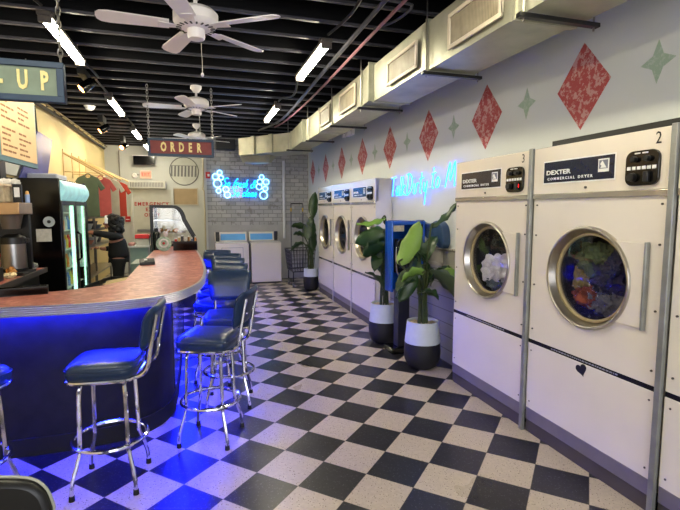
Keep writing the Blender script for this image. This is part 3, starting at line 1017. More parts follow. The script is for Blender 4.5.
# ================================================================== BACK WALL THINGS
tag(MB().box(0.43, 0.84, YB - 0.25, YB - 0.005, 2.93, 3.16).obj('wall_speaker', BLACK, bev=0.01), 'black box high on the brick wall under the joists beside the order sign', 'speaker')
fa = thing('fire_alarm', 'red fire alarm on the brick wall left of the cyan neon sign', 'fire alarm', (0.2, YB - 0.035, 2.38))
MB().box(-0.0, 0.10, -0.03, 0.0, -0.07, 0.07).obj('body', RED, fa, bev=0.006)
MB().box(0.04, 0.085, -0.04, -0.03, -0.03, 0.02).obj('strobe', INK, fa, bev=0.003)
tag(MB().tube([(1.94, YB - 0.04, 0.95), (1.94, YB - 0.04, 2.74)], 0.03, 12).obj('white_pipe', M('pipe_white', (0.80, 0.82, 0.86), 0.4)), 'white vertical pipe down the brick wall between sign and corner', 'pipe')
tag(MB().tube(catmull([(0.16, YB - 0.06, 0.3), (0.16, YB - 0.06, 1.9), (0.13, YB - 0.06, 2.05), (0.15, YB - 0.06, 2.3), (0.15, YB - 0.06, 3.1)]), 0.018, 8).obj('wall_conduit', M('conduit_cream', (0.7, 0.66, 0.56), 0.5)), 'thin conduit down the corner left of the brick wall', 'pipe')

# washers
BLUEP = M('washer_panel_blue_lit', (0.42, 0.68, 0.92), 0.25)  # blue light on the console faces, put into their colour
def washer(x0, x1, label, door):
    t = thing('washing_machine' if not door else 'dryer_machine', label, 'washing machine' if not door else 'dryer', ((x0 + x1) / 2, 10.2, 0), 0)
    h = (x1 - x0) / 2 - 0.01
    MB().box(-h, h, 0, 0.58, 0.03, 0.90).obj('cabinet', WHITE, t, bev=0.015)
    MB().box(-h + .02, h - .02, 0.03, 0.5, 0.905, 0.92).obj('lid', WHITE, t, bev=0.006)
    cp = MB().prism([(0.40, 0.92), (0.58, 0.92), (0.58, 1.12), (0.50, 1.12)], -h, h, 'x').obj('control_console', WHITE, t, bev=0.008)
    s = -1 if door else 1
    q = MB().box(-h + (.13 if door else .03), h - (.03 if door else .13), -0.004, 0.0, 0.02, 0.17).xf(Matrix.Translation((0, 0.40, 0.925)) @ Matrix.Rotation(R(-26.5), 4, 'X')).obj('control_panel', BLUEP, cp)
    MB().box(min(s * (h - .10), s * (h - .02)), max(s * (h - .10), s * (h - .02)), 0.36, 0.44, 0.925, 1.13).obj('coin_box', BLACK, t, bev=0.01)
    MB().box(-h + .02, h - .02, 0.02, 0.5, 0, 0.03).obj('feet', BLACK, t)
    if door:
        fr = MB()
        fr.box(-.22, .22, -.004, 0, .80, .808).box(-.22, .22, -.004, 0, .3, .308).box(-.228, -.22, -.004, 0, .3, .808).box(.22, .228, -.004, 0, .3, .808)
        fr.obj('door_outline', M('outline', (0.5, 0.5, 0.54), 0.5), t)
    return t
washer(0.34, 1.06, 'white front-door machine against the brick wall, nearer the bar stools', True)
washer(1.09, 1.77, 'plain white machine against the brick wall, nearer the wire cart', False)

# laundry cart
DW = M('dark_wire', (0.23, 0.23, 0.25), 0.35, 0.7)
ct = thing('laundry_cart', 'dark wire laundry cart with twin upright poles in the far corner', 'cart', (2.08, 9.75, 0))
mb = MB()
for z in (0.33, 0.42, 0.51, 0.60, 0.69, 0.78):
    r = 0.010 if z in (0.33, 0.78) else 0.004
    k = 0.22 + (z - 0.33) * 0.12
    mb.tube([(-k, -0.30, z), (k, -0.30, z), (k, 0.30, z), (-k, 0.30, z)], r, 6, True)
for i in range(9):
    u = -1 + i / 4
    for s in (-1, 1):
        mb.tube([(u * 0.22, s * 0.30, 0.33), (u * 0.27, s * 0.30, 0.78)], 0.006, 5)
        mb.tube([(s * 0.22, u * 0.30, 0.33), (s * 0.27, u * 0.30, 0.78)], 0.006, 5)
    mb.tube([(u * 0.22, -0.30, 0.33), (u * 0.22, 0.30, 0.33)], 0.004, 5)
mb.obj('wire_basket', DW, ct)
for sx in (-1, 1):
    MB().tube([(sx * 0.13, 0.28, 0.33), (sx * 0.13, 0.28, 1.75)], 0.014, 8).obj('pole', M('pole_grey', (0.42, 0.42, 0.44), 0.4, 0.6), ct)
    MB().tube([(sx * 0.13, 0.28, 1.58), (sx * 0.13, 0.28, 1.66)], 0.018, 8).obj('pole_band', M('yellow_tape', (0.72, 0.60, 0.2), 0.5), ct)
MB().tube([(-0.13, 0.28, 1.75), (0.13, 0.28, 1.75)], 0.014, 8).obj('hanging_bar', DW, ct)
for sx in (-1, 1):
    for sy in (-1, 1):
        l_ = MB().tube([(sx * 0.2, sy * 0.27, 0.33), (sx * 0.2, sy * 0.27, 0.12)], 0.013, 8).obj('leg', DW, ct)
        MB().lathe([(0.0, -0.015), (0.05, -0.015), (0.05, 0.015), (0, 0.015)], (sx * 0.2, sy * 0.27, 0.05), 16, 'x').obj('caster', M('caster_grey', (0.45, 0.45, 0.46), 0.4), l_)

# ================================================================== SIGNS ON CHAINS
def chain(mb, x, y, z0, z1):
    n = int((z1 - z0) / 0.036)
    for i in range(n):
        zc = z0 + 0.018 + i * 0.036
        pts = []
        for q in range(8):
            a = 2 * PI * q / 8
            u, v = 0.012 * math.cos(a), 0.026 * math.sin(a)
            pts.append((x + u, y, zc + v) if i % 2 else (x, y + u, zc + v))
        mb.tube(pts, 0.0035, 5, True)
    return mb
YEL = M('sign_letter_cream', (0.88, 0.82, 0.56), 0.5, var=0.1, scale=40)
t = thing('hanging_sign', 'dark red hanging sign reading ORDER in a navy frame', 'sign', (-0.17, 6.4, 2.415))
MB().box(-0.37, 0.37, -0.015, 0.015, -0.09, 0.09).obj('panel', M('sign_red', (0.47, 0.20, 0.20), 0.6, var=0.15, scale=14), t)
fr = MB()
fr.box(-0.40, 0.40, -0.025, 0.025, 0.08, 0.112).box(-0.40, 0.40, -0.025, 0.025, -0.112, -0.08).box(-0.40, -0.37, -0.025, 0.025, -0.08, 0.08).box(0.37, 0.40, -0.025, 0.025, -0.08, 0.08)
fr.obj('frame', NAVYF, t, bev=0.003)
for i, ch in enumerate('ORDER'):
    text_bm(MB(), ch, 0.155, 0.003, on_y(-0.215 + i * 0.1075, -0.018, 0.0), 0.55, bold=0.007).obj('letter', YEL, t)
for sx in (-1, 1):
    chain(MB(), sx * 0.385, 0, 0.112, 0.785).obj('chain', STEEL, t)
t = thing('hanging_sign', 'green hanging sign reading PICK-UP in a navy frame', 'sign', (-1.25, 2.9, 2.305))
MB().box(-0.56, 0.56, -0.015, 0.015, -0.10, 0.10).obj('panel', M('sign_green', (0.45, 0.51, 0.45), 0.6, var=0.15, scale=14), t)
fr = MB()
fr.box(-0.59, 0.59, -0.025, 0.025, 0.072, 0.104).box(-0.59, 0.59, -0.025, 0.025, -0.104, -0.072).box(-0.59, -0.555, -0.025, 0.025, -0.072, 0.072).box(0.555, 0.59, -0.025, 0.025, -0.072, 0.072)
fr.obj('frame', NAVYF, t, bev=0.003)
for i, ch in enumerate('PICK-UP'):
    text_bm(MB(), ch, 0.132, 0.003, on_y(-0.103 + i * 0.1, -0.018, 0.0), 0.55, bold=0.005).obj('letter', YEL, t)
for sx in (-1, 1):
    chain(MB(), sx * 0.575, 0, 0.104, 0.895).obj('chain', STEEL, t)

# ================================================================== COUNTER
ct_out = [(-2.17, 3.27), (-1.6, 3.25), (-1.157, 3.245), (-0.72, 3.225), (-0.5, 3.266), (-0.262, 3.37), (-0.105, 3.60), (0.005, 3.99), (0.049, 4.56), (0.044, 5.33), (-0.007, 6.58), (-0.10, 7.85)]
ct_in = [(-0.62, 7.85), (-0.61, 5.1), (-0.596, 4.22), (-0.72, 3.985), (-0.954, 3.81), (-1.07, 3.785), (-1.3, 3.66), (-2.17, 3.6)]
ext = [tuple(p)[:2] for p in catmull([(a, b, 0) for a, b in ct_out], 4)]
bar = thing('bar_counter', 'curved diner bar counter with red marbled top, ribbed metal edge and dark base', 'counter', (0, 0, 0))
MB().prism(ext + ct_in, 1.0, 1.04).obj('counter_top', MARB, bar)
def offset(poly, d):
    out = []
    for i, p in enumerate(poly):
        a = Vector(poly[max(i - 1, 0)])
        b = Vector(poly[min(i + 1, len(poly) - 1)])
        t_ = (b - a).normalized()
        nrm = Vector((t_.y, -t_.x))
        out.append((p[0] + nrm.x * d, p[1] + nrm.y * d))
    return out
o1 = offset(ext, 0.014)
mb = MB()
mb.prism(o1 + offset(ext, -0.01)[::-1], 0.980, 1.043)
mb.obj('edge_band', RIB, bar)
base_out = [(-2.17, 3.44), (-1.18, 3.43), (-0.9, 3.43), (-0.63, 3.46), (-0.45, 3.52), (-0.33, 3.63), (-0.26, 3.78), (-0.225, 4.0), (-0.215, 4.6), (-0.22, 5.5), (-0.235, 6.6), (-0.27, 7.75)]
bo = [tuple(p)[:2] for p in catmull([(a, b, 0) for a, b in base_out], 4)]
inn = [(-0.56, 7.75), (-0.56, 5.1), (-0.56, 4.3), (-0.72, 4.06 - .1), (-0.95, 3.75), (-1.3, 3.62), (-2.17, 3.58)]
MB().prism(bo + inn, 0.12, 1.0).obj('base', M('bar_laminate', (0.10, 0.10, 0.13), 0.6, var=0.35, scale=10, bump=0.05, spec=0.25), bar)
MB().prism(offset(bo, 0.008)[28:] + offset(bo, 0.0)[28:][::-1], 0.14, 0.96).obj('side_panel', M('side_steel', (0.5, 0.5, 0.52), 0.12, 1.0), bar)
MB().prism(offset(bo, 0.012) + inn, 0.0, 0.12).obj('kick_base', RUBBER, bar)
led = MB().prism(offset(bo, 0.062)[2:] + offset(bo, 0.032)[2:][::-1], 0.996, 0.9985)
led.obj('light_strip', LEDM, bar)

# things on the bar
MB()
t = thing('drink_tray', 'long black tray on the inner edge of the bar near the viewer', 'tray', (-1.18, 3.71, 1.04), R(12))
mb = MB()
mb.box(-0.15, 0.15, -0.045, 0.045, 0, 0.01).box(-0.15, 0.15, -0.045, -0.035, 0.01, 0.055).box(-0.15, 0.15, 0.035, 0.045, 0.01, 0.055).box(-0.15, -0.14, -0.035, 0.035, 0.01, 0.055).box(0.14, 0.15, -0.035, 0.035, 0.01, 0.055)
mb.obj('tray_body', BLACK, t, bev=0.002)
t = thing('card_reader', 'small black card reader near the inner edge of the bar', 'card reader', (-0.53, 5.35, 1.04), R(8))
MB().prism([(-0.05, 0), (0.06, 0), (0.06, 0.065), (-0.05, 0.03)], -0.075, 0.075, 'x').obj('body', BLACK, t, bev=0.006)
MB().box(-0.03, 0.0, -0.02, 0.01, 0.05, 0.06).obj('slot_light', INK, t)
# organiser
t = thing('bar_caddy', 'black box of candy and straws standing at the far end of the bar', 'box', (-0.18, 7.15, 1.04))
mb = MB()
mb.box(-0.165, 0.165, -0.08, 0.08, 0, 0.008).box(-0.165, 0.165, -0.08, -0.07, 0.008, 0.13).box(-0.165, 0.165, 0.07, 0.08, 0.008, 0.13).box(-0.165, -0.155, -0.07, 0.07, 0.008, 0.13).box(0.155, 0.165, -0.07, 0.07, 0.008, 0.13)
mb.obj('caddy_box', BLACK, t, bev=0.003)
cols = [((0.75, 0.2, 0.12), 'red'), ((0.80, 0.70, 0.50), 'tan'), ((0.20, 0.22, 0.25), 'dark'), ((0.82, 0.82, 0.80), 'white'), ((0.60, 0.42, 0.20), 'brown'), ((0.25, 0.35, 0.55), 'blue'), ((0.85, 0.55, 0.30), 'orange')]
for i, (cc, nm) in enumerate(cols):
    a = thing('candy_pack', '%s pack sticking out of the black box at the far end of the bar' % nm, 'candy', (-0.31 + i * 0.045, 7.13 + 0.02 * (i % 2), 1.05), 0.3 * i, 'packs in the black bar box')
    m = M('pack_' + nm, cc, 0.5)
    hh = 0.15 + 0.05 * ((i * 37) % 5) / 5
    MB().box(-0.017, 0.017, -0.01, 0.01, 0, hh).obj('packet', m, a, bev=0.003)
    MB().box(-0.019, 0.019, -0.004, 0.004, hh, hh + 0.02).obj('packet_top', INK, a)
t = thing('menu_display', 'small white and green rosette display beside the black box', 'display', (-0.47, 7.05, 1.04))
MB().lathe([(0.0, -0.006), (0.10, -0.006), (0.105, 0.0), (0.10, 0.006), (0, 0.006)], (0, 0, 0.10), 14, 'y').obj('disc', M('rosette_grey', (0.62, 0.70, 0.62), 0.4, var=0.5, scale=30), t)
MB().ring((0, -0.01, 0.11), 0.055, 0.012, 16, 6, 'y').obj('disc_ring', M('rosette_white', (0.85, 0.85, 0.85), 0.4), t)
MB().ball((0, -0.012, 0.11), 0.02, 2).obj('disc_centre', RED, t)
MB().ball((0.03, 0.0, 0.24), (0.03, 0.02, 0.045), 3).obj('plume', M('plume', (0.86, 0.80, 0.80), 0.6), t)
t = thing('pump_bottle', 'tall black canister beside the rosette display on the bar', 'canister', (-0.58, 7.25, 1.04))
MB().lathe([(0.0, 0), (0.055, 0), (0.055, 0.24), (0.04, 0.27), (0.0, 0.27)], n=20).obj('canister_body', BLACKG, t)
MB().lathe([(0.03, 0.27), (0.03, 0.32), (0, 0.32)], n=16).obj('canister_lid', BLACK, t)

# display case with curved glass beyond the bar
t = thing('pastry_case', 'black framed pastry display case with curved glass beyond the bar', 'display case', (-0.37, 8.0, 0))
def case_prof(o=0.0):
    pts = [(-0.36 + o, 1.06), (-0.36 + o, 1.70 - o), (-0.02, 1.70 - o)]
    for q in range(1, 8):
        a = R(90 - 90 * q / 8)
        pts.append((-0.02 + (0.22 - o) * math.cos(a) * 0.9, 1.40 + (0.30 - o) * math.sin(a)))
    pts += [(0.33 - o, 1.16), (0.35 - o, 1.06)]
    return pts
for yy in (0.02, 0.80):
    outer, inner = case_prof(0), case_prof(0.05)
    mb = MB()
    n = len(outer)
    for i in range(n - 1):
        a, b, c_, d_ = outer[i], outer[i + 1], inner[i + 1], inner[i]
        mb.loft([[(p[0], yy, p[1]) for p in (a, b, c_, d_)], [(p[0], yy + 0.03, p[1]) for p in (a, b, c_, d_)]])
    mb.obj('end_frame', BLACK, t)
    MB().prism(case_prof(0.05), yy + 0.01, yy + 0.016, 'y').obj('end_glass', GLASS, t)
MB().box(-0.36, 0.35, 0.05, 0.80, 0.0, 1.07).obj('cabinet', BLACK, t, bev=0.01)
MB().box(-0.34, 0.18, 0.06, 0.79, 1.24, 1.25).box(-0.34, 0.08, 0.06, 0.79, 1.44, 1.45).obj('shelf', STEEL, t)
MB().box(-0.33, -0.05, 0.06, 0.79, 1.66, 1.68).obj('light_bar', M('case_light', (1, 1, 1), 0.5, emit=(0.8, 0.92, 1), es=5), t)
mb = MB()
pf, pi_ = case_prof(0.01), case_prof(0.015)
for i in range(2, len(pf) - 1):
    a, b, c_, d_ = pf[i], pf[i + 1], pi_[i + 1], pi_[i]
    mb.loft([[(p[0], 0.05, p[1]) for p in (a, b, c_, d_)], [(p[0], 0.80, p[1]) for p in (a, b, c_, d_)]])
mb.obj('front_glass', GLASS, t)
for i in range(6):
    tag(MB().ball((-0.60 + (i % 3) * 0.12, 8.2 + 0.25 * (i // 3), 1.28), (0.045, 0.045, 0.032), 2, 0.2, i).obj('pastry', M('pastry', (0.72, 0.50, 0.28), 0.6)), 'small golden pastry on the shelf of the black framed case', 'pastry', 'pastries in the display case')

# back service table with cups and the red tray
t = thing('service_table', 'small pale service table behind the bar, next to the pastry case', 'table', (-0.97, 8.75, 0))
MB().box(-0.18, 0.18, -0.25, 0.25, 0.98, 1.01).obj('table_top', M('table_white', (0.80, 0.80, 0.76), 0.5), t, bev=0.004)
MB().box(-0.14, 0.17, -0.2, 0.22, 0.62, 0.98).obj('cabinet', M('pale_green_box', (0.60, 0.70, 0.66), 0.5), t, bev=0.006)
for sx in (-1, 1):
    for sy in (-1, 1):
        MB().box(sx * .16 - .015, sx * .16 + .015, sy * .22 - .015, sy * .22 + .015, 0, 0.98).obj('leg', STEEL, t)
tag(MB().box(-1.01, -0.81, 8.6, 8.85, 1.012, 1.13).obj('paper_stack', M('paper', (0.80, 0.78, 0.72), 0.7), bev=0.004), 'stack of pale paper boats under the red tray', 'paper stack')
tag(MB().box(-1.03, -0.80, 8.57, 8.87, 1.132, 1.20).obj('red_tray', M('tray_red', (0.80, 0.10, 0.08), 0.4), bev=0.01), 'bright red tray stacked on pale paper behind the bar', 'tray')
tag(MB().box(-1.14, -1.045, 8.58, 8.82, 1.012, 1.06).obj('lunch_box', M('lunch_pink', (0.70, 0.48, 0.44), 0.5), bev=0.01), 'flat pinkish box beside the red tray', 'box')
t = thing('low_fridge', 'low grey-green cabinet behind the bar beside the woman', 'cabinet', (-0.85, 6.75, 0))
MB().box(0.0, 0.23, -0.25, 0.35, 0.03, 0.93).obj('cabinet_body', M('cab_grey', (0.42, 0.50, 0.46), 0.4), t, bev=0.01)
MB().box(-0.01, 0.0, -0.2, 0.3, 0.1, 0.88).obj('door', STEEL, t)
t = thing('napkin_basket', 'dark basket of wrapped cutlery below the inner bar edge', 'basket', (-0.86, 5.25, 0.80), R(-12))
MB().box(-0.14, 0.14, -0.3, 0.3, 0, 0.012).box(-0.14, -0.13, -0.3, 0.3, 0, 0.1).box(0.13, 0.14, -0.3, 0.3, 0, 0.1).box(-.13, .13, -.3, -.29, 0, .1).box(-.13, .13, .29, .3, 0, .1).obj('basket', BLACK, t)
for i in range(7):
    tag(MB().tube([(-0.95 + 0.02 * (i % 3), 5.05 + i * 0.06, 0.86), (-0.74, 5.08 + i * 0.06, 0.89)], 0.014, 8).obj('wrapped_cutlery', M('napkin', (0.75, 0.68, 0.52), 0.7)), 'napkin roll lying in the dark basket below the bar edge', 'napkin', 'napkin rolls in the basket')
MB().box(-0.15, 0.15, -0.32, 0.32, -0.80, -0.005).obj('stand', BLACK, t)

# ================================================================== BACK COUNTER, BREWER, FRIDGE
t = thing('back_counter', 'red topped back counter along the cream wall under the coffee brewer', 'counter', (0, 0, 0))
MB().box(XL + .025, -1.55, 3.7, 5.58, 0.99, 1.02).obj('counter_top', MARB, t, bev=0.004)
MB().box(XL + .025, -1.61, 3.72, 5.56, 0.0, 0.99).obj('cabinet', BLACK, t, bev=0.004)
MB().box(-1.553, -1.535, 3.7, 5.58, 0.975, 1.023).obj('edge_strip', KICK, t)
# fridge
t = thing('drinks_fridge', 'tall black glass-door drinks fridge glowing green-white inside', 'fridge', (0, 0, 0))
FX, FY0, FY1 = -1.56, 6.31, 7.68
mb = MB()
mb.box(XL + .01, FX, FY0, FY0 + .05, 0, 2.0).box(XL + .01, FX, FY1 - .05, FY1, 0, 2.0).box(XL + .01, XL + .05, FY0 + .05, FY1 - .05, 0, 2.0)
mb.box(XL + .05, FX, FY0 + .05, FY1 - .05, 0, 0.12).box(XL + .05, FX - .02, FY0 + .05, FY1 - .05, 1.8, 2.0)
mb.obj('cabinet', BLACKG, t, bev=0.01)
prof = [(FX - .02, 1.74)] + [(FX + 0.05 * math.sin(PI * q / 8), 1.74 + 0.24 * q / 8) for q in range(9)] + [(FX - .02, 1.98)]
MB().prism(prof, FY0 + .03, FY1 - .03, 'y').obj('lit_header', M('header_glow', (0.55, 0.72, 0.72), 0.4, var=0.3, scale=9, emit=(0.62, 0.86, 0.88), es=0.28), t)
glowin = M('fridge_light', (0.9, 1, 0.9), 0.5, emit=(0.70, 1.0, 0.85), es=1.2)
for yy, m in ((FY0 + .08, glowin), (FY1 - .1, glowin), ((FY0 + FY1) / 2 + .04, glowin), ((FY0 + FY1) / 2 - .06, glowin)):
    MB().box(FX - .05, FX - .03, yy, yy + .012, 0.2, 1.72).obj('light_tube', m, t)
mb = MB()
for z in (0.3, 0.6, 0.85, 1.1, 1.35, 1.58):
    mb.box(XL + .06, FX - .08, FY0 + .06, FY1 - .06, z, z + .012)
mb.obj('shelves', M('shelf_white', (0.8, 0.85, 0.82), 0.4), t)
for i, (a, b) in enumerate(((FY0 + .01, (FY0 + FY1) / 2 - .005), ((FY0 + FY1) / 2 + .005, FY1 - .01))):
    mb = MB()
    mb.box(FX, FX + .012, a, a + .035, 0.14, 1.73).box(FX, FX + .012, b - .035, b, 0.14, 1.73).box(FX, FX + .012, a + .035, b - .035, 0.14, 0.2).box(FX, FX + .012, a + .035, b - .035, 1.68, 1.73)
    dd = mb.obj('door', BLACK, t, bev=0.003)
    MB().box(FX + .004, FX + .009, a + .035, b - .035, 0.2, 1.68).obj('door_glass', GLASS, dd)
    yy = b - .02 if i == 0 else a + .02
    MB().tube([(FX + .01, yy, 0.95), (FX + .05, yy, 0.98), (FX + .05, yy, 1.30), (FX + .01, yy, 1.33)], 0.010, 8).obj('handle', BLACKG, dd)
mb = MB().box(XL + .05, XL + .056, FY0 + .056, FY1 - .056, 0.13, 1.79).box(XL + .056, FX - .02, FY0 + .05, FY0 + .056, 0.13, 1.79).box(XL + .056, FX - .02, FY1 - .056, FY1 - .05, 0.13, 1.79)
mb.obj('liner', M('liner_white', (0.88, 0.94, 0.92), 0.4), t)
MB().lathe([(0.0, -0.004), (0.062, -0.004), (0.062, 0)], (-1.69, FY0, 1.485), 24, 'y').obj('round_sticker', M('sticker_grey', (0.70, 0.74, 0.78), 0.4), t)
MB().lathe([(0.0, -0.006), (0.022, -0.006), (0.022, -0.004)], (-1.69, FY0, 1.485), 6, 'y').obj('sticker_mark', BINK, t)
MB().box(-1.83, -1.67, FY0 - .004, FY0, 1.25, 1.40).obj('paper_notice', M('notice', (0.80, 0.80, 0.78), 0.7, var=0.15, scale=30), t)
BC = [((0.85, 0.15, 0.12), 'red'), ((0.9, 0.8, 0.2), 'yellow'), ((0.2, 0.5, 0.85), 'blue'), ((0.8, 0.85, 0.85), 'clear'), ((0.95, 0.5, 0.1), 'orange'), ((0.55, 0.8, 0.3), 'green')]
k = 0
for z in (0.612, 0.862, 1.112, 1.362):
    for i in range(9):
        cc, nm = BC[(i * 5 + int(z * 10)) % 6]
        yy = FY0 + .14 + i * .135
        b = MB().lathe([(0, 0), (0.03, 0), (0.03, 0.12), (0.012, 0.16), (0.012, 0.18), (0, 0.18)], (FX - .13, yy, z), 12).obj('drink_bottle', M('bottle_' + nm, cc, 0.3))
        tag(b, '%s drink bottle on shelf %s of the lit fridge' % (nm, ['at knee', 'at waist', 'at chest', 'at head'][int((z - .6) / .25)] + ' height'), 'bottle', 'bottles in the lit fridge, %s ones at %.2f' % (nm, z))
tag(MB().box(-2.1, -1.75, 7.0, 7.5, 2.005, 2.10).obj('storage_bin', M('bin_white', (0.72, 0.74, 0.80), 0.5), bev=0.02), 'pale plastic bin lying on top of the black fridge', 'bin')

# coffee brewer
t = thing('coffee_brewer', 'black and steel coffee brewer standing on the red back counter', 'coffee brewer', (-1.79, 5.12, 1.02))
MB().box(-0.32, 0.24, -0.20, 0.16, 0, 0.03).obj('base', BLACK, t, bev=0.005)
MB().box(-0.32, 0.22, 0.10, 0.16, 0.03, 0.57).obj('column', BLACK, t, bev=0.005)
MB().box(-0.34, 0.24, -0.20, 0.16, 0.565, 0.675).obj('head', M('brewer_steel', (0.72, 0.60, 0.46), 0.3, 0.9, var=0.25, scale=5), t, bev=0.006)
MB().lathe([(0, 0.43), (0.07, 0.43), (0.10, 0.565), (0, 0.565)], (0.12, -0.05, 0), 24).obj('brew_basket', M('basket_grey', (0.42, 0.40, 0.38), 0.35, 0.5), t)
MB().box(-0.10, -0.085, -0.2, -0.18, 0.03, 0.565).obj('post', STEEL, t)
t = thing('coffee_airpot', 'brushed steel coffee airpot with black lid under the brewer', 'coffee pot', (-1.66, 5.06, 1.052))
MB().lathe([(0, 0.0), (0.105, 0.0), (0.105, 0.03), (0, 0.03)], n=28).obj('base', BLACK, t)
MB().lathe([(0, 0.03), (0.10, 0.03), (0.10, 0.26), (0, 0.26)], n=28).obj('body', STEEL, t)
MB().lathe([(0, 0.26), (0.103, 0.26), (0.10, 0.32), (0.05, 0.35), (0, 0.35)], n=28).obj('lid', BLACK, t)
MB().box(0.09, 0.13, -0.015, 0.015, 0.27, 0.31).obj('spout', BLACK, t)
# wire crate of filters on brewer
t = thing('filter_crate', 'cream crate of paper filters on top of the coffee brewer', 'crate', (-1.80, 5.10, 1.697))
MB().box(-0.15, 0.13, -0.16, 0.16, 0, 0.15).obj('crate_body', M('crate_cream', (0.66, 0.62, 0.52), 0.6, var=0.3, scale=22), t, bev=0.01)
MB().tube([(-0.16, -0.17, 0.155), (0.14, -0.17, 0.155), (0.14, 0.17, 0.155), (-0.16, 0.17, 0.155)], 0.012, 8, True).obj('crate_rim', M('crate_rim', (0.82, 0.76, 0.66), 0.5), t)
for i in range(3):
    tag(MB().ball((-1.76 + i * 0.06, 5.05 + .04 * i, 1.885), (0.05, 0.03, 0.035), 3, 0.4, i).obj('paper_bundle', M('paper_w', (0.82, 0.80, 0.78), 0.7)), 'crumpled paper bundle on the crate above the brewer', 'paper', 'paper bundles on the crate')
t = thing('card_holder', 'black holder with a white card beside the filter crate', 'card holder', (-1.61, 5.10, 1.697))
MB().box(-0.035, 0.035, -0.02, 0.02, 0, 0.17).obj('holder', BLACK, t, bev=0.004)
MB().box(-0.022, 0.022, -0.024, -0.02, 0.05, 0.14).obj('card', INK, t)
t = thing('pepper_mill', 'small blue and white shaker beside the black card holder', 'shaker', (-1.575, 5.24, 1.697))
MB().lathe([(0, 0), (0.02, 0), (0.02, 0.08), (0, 0.08)], n=14).obj('shaker_body', M('shaker_b', (0.6, 0.7, 0.9), 0.4), t)
MB().lathe([(0.018, 0.08), (0.012, 0.11), (0, 0.115)], n=14).obj('shaker_top', M('shaker_t', (0.85, 0.65, 0.4), 0.4), t)
# clutter on the back counter
t = thing('spice_caddy', 'dark caddy with red lidded jars at the near end of the back counter', 'caddy', (-1.70, 4.55, 1.022))
MB().box(-0.09, 0.09, -0.09, 0.09, 0, 0.12).obj('caddy_body', BLACK, t, bev=0.006)
for i in range(3):
    j = thing('spice_jar', ['amber jar, front one in the dark caddy', 'amber jar, middle one in the dark caddy', 'amber jar, rear one in the dark caddy'][i], 'jar', (-1.74 + .05 * i, 4.51 + .04 * i, 1.145), 0, 'jars in the dark caddy')
    MB().lathe([(0, 0), (0.03, 0), (0.03, 0.09), (0, 0.09)], n=16).obj('jar_body', M('amber', (0.55, 0.38, 0.22), 0.3), j)
    MB().lathe([(0.032, 0.09), (0.032, 0.115), (0, 0.115)], n=16).obj('jar_lid', RED, j)
tag(MB().ball((-1.62, 4.80, 1.045), (0.05, 0.07, 0.025), 3, 0.35, 3).obj('napkin_heap', M('napkin_c', (0.85, 0.78, 0.62), 0.7)), 'crumpled cream napkin on the back counter by the brewer', 'napkin')
tag(MB().ball((-1.64, 4.90, 1.065), (0.04, 0.04, 0.045), 3, 0.5, 5).obj('snack_bag', M('snack', (0.70, 0.48, 0.22), 0.4, var=0.5, scale=30)), 'crinkled brown snack bag in front of the airpot', 'bag')
tag(MB().ball((-1.62, 5.42, 1.055), (0.04, 0.08, 0.035), 3, 0.5, 9).obj('cleaning_cloth', M('cloth_grey', (0.5, 0.52, 0.5), 0.8, var=0.4, scale=20)), 'grey cloth lying between the airpot and the fridge', 'cloth')

# menu board, poster
t = thing('menu_board', 'backlit cream menu board with brown lines in a pale blue frame', 'sign', (-1.65, 5.38, 2.52))
MB().box(-0.04, 0.0, -0.52, 0.52, -0.45, 0.45).obj('housing', M('menu_frame', (0.36, 0.50, 0.55), 0.5), t, bev=0.004)
MB().box(0.0, 0.004, -0.48, 0.48, -0.40, 0.40).obj('menu_panel', M('menu_glow', (0.72, 0.62, 0.46), 0.5, emit=(1.0, 0.82, 0.58), es=0.20), t)
random.seed(3)
MINK = M('menu_ink', (0.52, 0.33, 0.16), 0.6)
for col_ in (-0.44, -0.02):
    for r_ in range(15):
        z = 0.34 - r_ * 0.05
        if r_ in (4, 9):
            continue
        x = col_
        mb = MB()
        for q in range(random.choice((2, 3))):
            L_ = random.uniform(0.05, 0.13)
            mb.box(0.004, 0.0055, x, min(x + L_, col_ + 0.42), z, z + 0.018)
            x += L_ + 0.02
            if x > col_ + 0.38:
                break
        mb.obj('menu_line', MINK, t)
for yy in (-0.4, 0.4):
    MB().tube([(-0.02, yy, 0.45), (-0.02, yy, ZJ - 2.52)], 0.006, 6).obj('hanger_rod', STEEL, t)
t = thing('wall_poster', 'blue violet poster leaning on the cream wall above the fridge', 'poster', (0, 0, 0))
MB().prism([(6.77, 2.02), (7.85, 2.02), (8.28, 2.69), (7.58, 2.72)], -2.12, -2.10, 'x').obj('poster_board', M('poster_blue', (0.15, 0.18, 0.48), 0.4, var=0.4, scale=5), t)
tag(MB().box(-2.17, -2.08, 6.1, 6.27, 0.935, 2.6).obj('wall_column', BLACK, bev=0.004), 'dark upright behind the menu board and coffee brewer', 'post')
struct(MB().box(XL, XL + .02, YF, 7.72, 2.05, 3.1).obj('trim_44', WALLW))
cord('wall_cable', [(-2.12, 4.5, 3.12), (-2.1, 7.0, 3.1), (-2.13, 9.0, 3.14), (-2.11, 11.0, 3.1), (-2.14, 12.8, 3.12)], 0.03, M('cable_dark', (0.22, 0.2, 0.2), 0.5), 'bundle of dark cables along the top of the cream wall')
cord('wall_cable', [(-2.05, 4.5, 3.15), (-2.06, 7.5, 3.16), (-2.03, 10.0, 3.13), (-2.08, 12.8, 3.16)], 0.016, M('cable_tan', (0.5, 0.42, 0.3), 0.5), 'thin tan cable along the top of the cream wall')
cord('wall_cable', [(-2.165, 7.75, 3.1), (-2.165, 7.78, 2.6), (-2.165, 7.76, 2.05)], 0.012, BLACK, 'black cable running down the cream wall beside the poster')

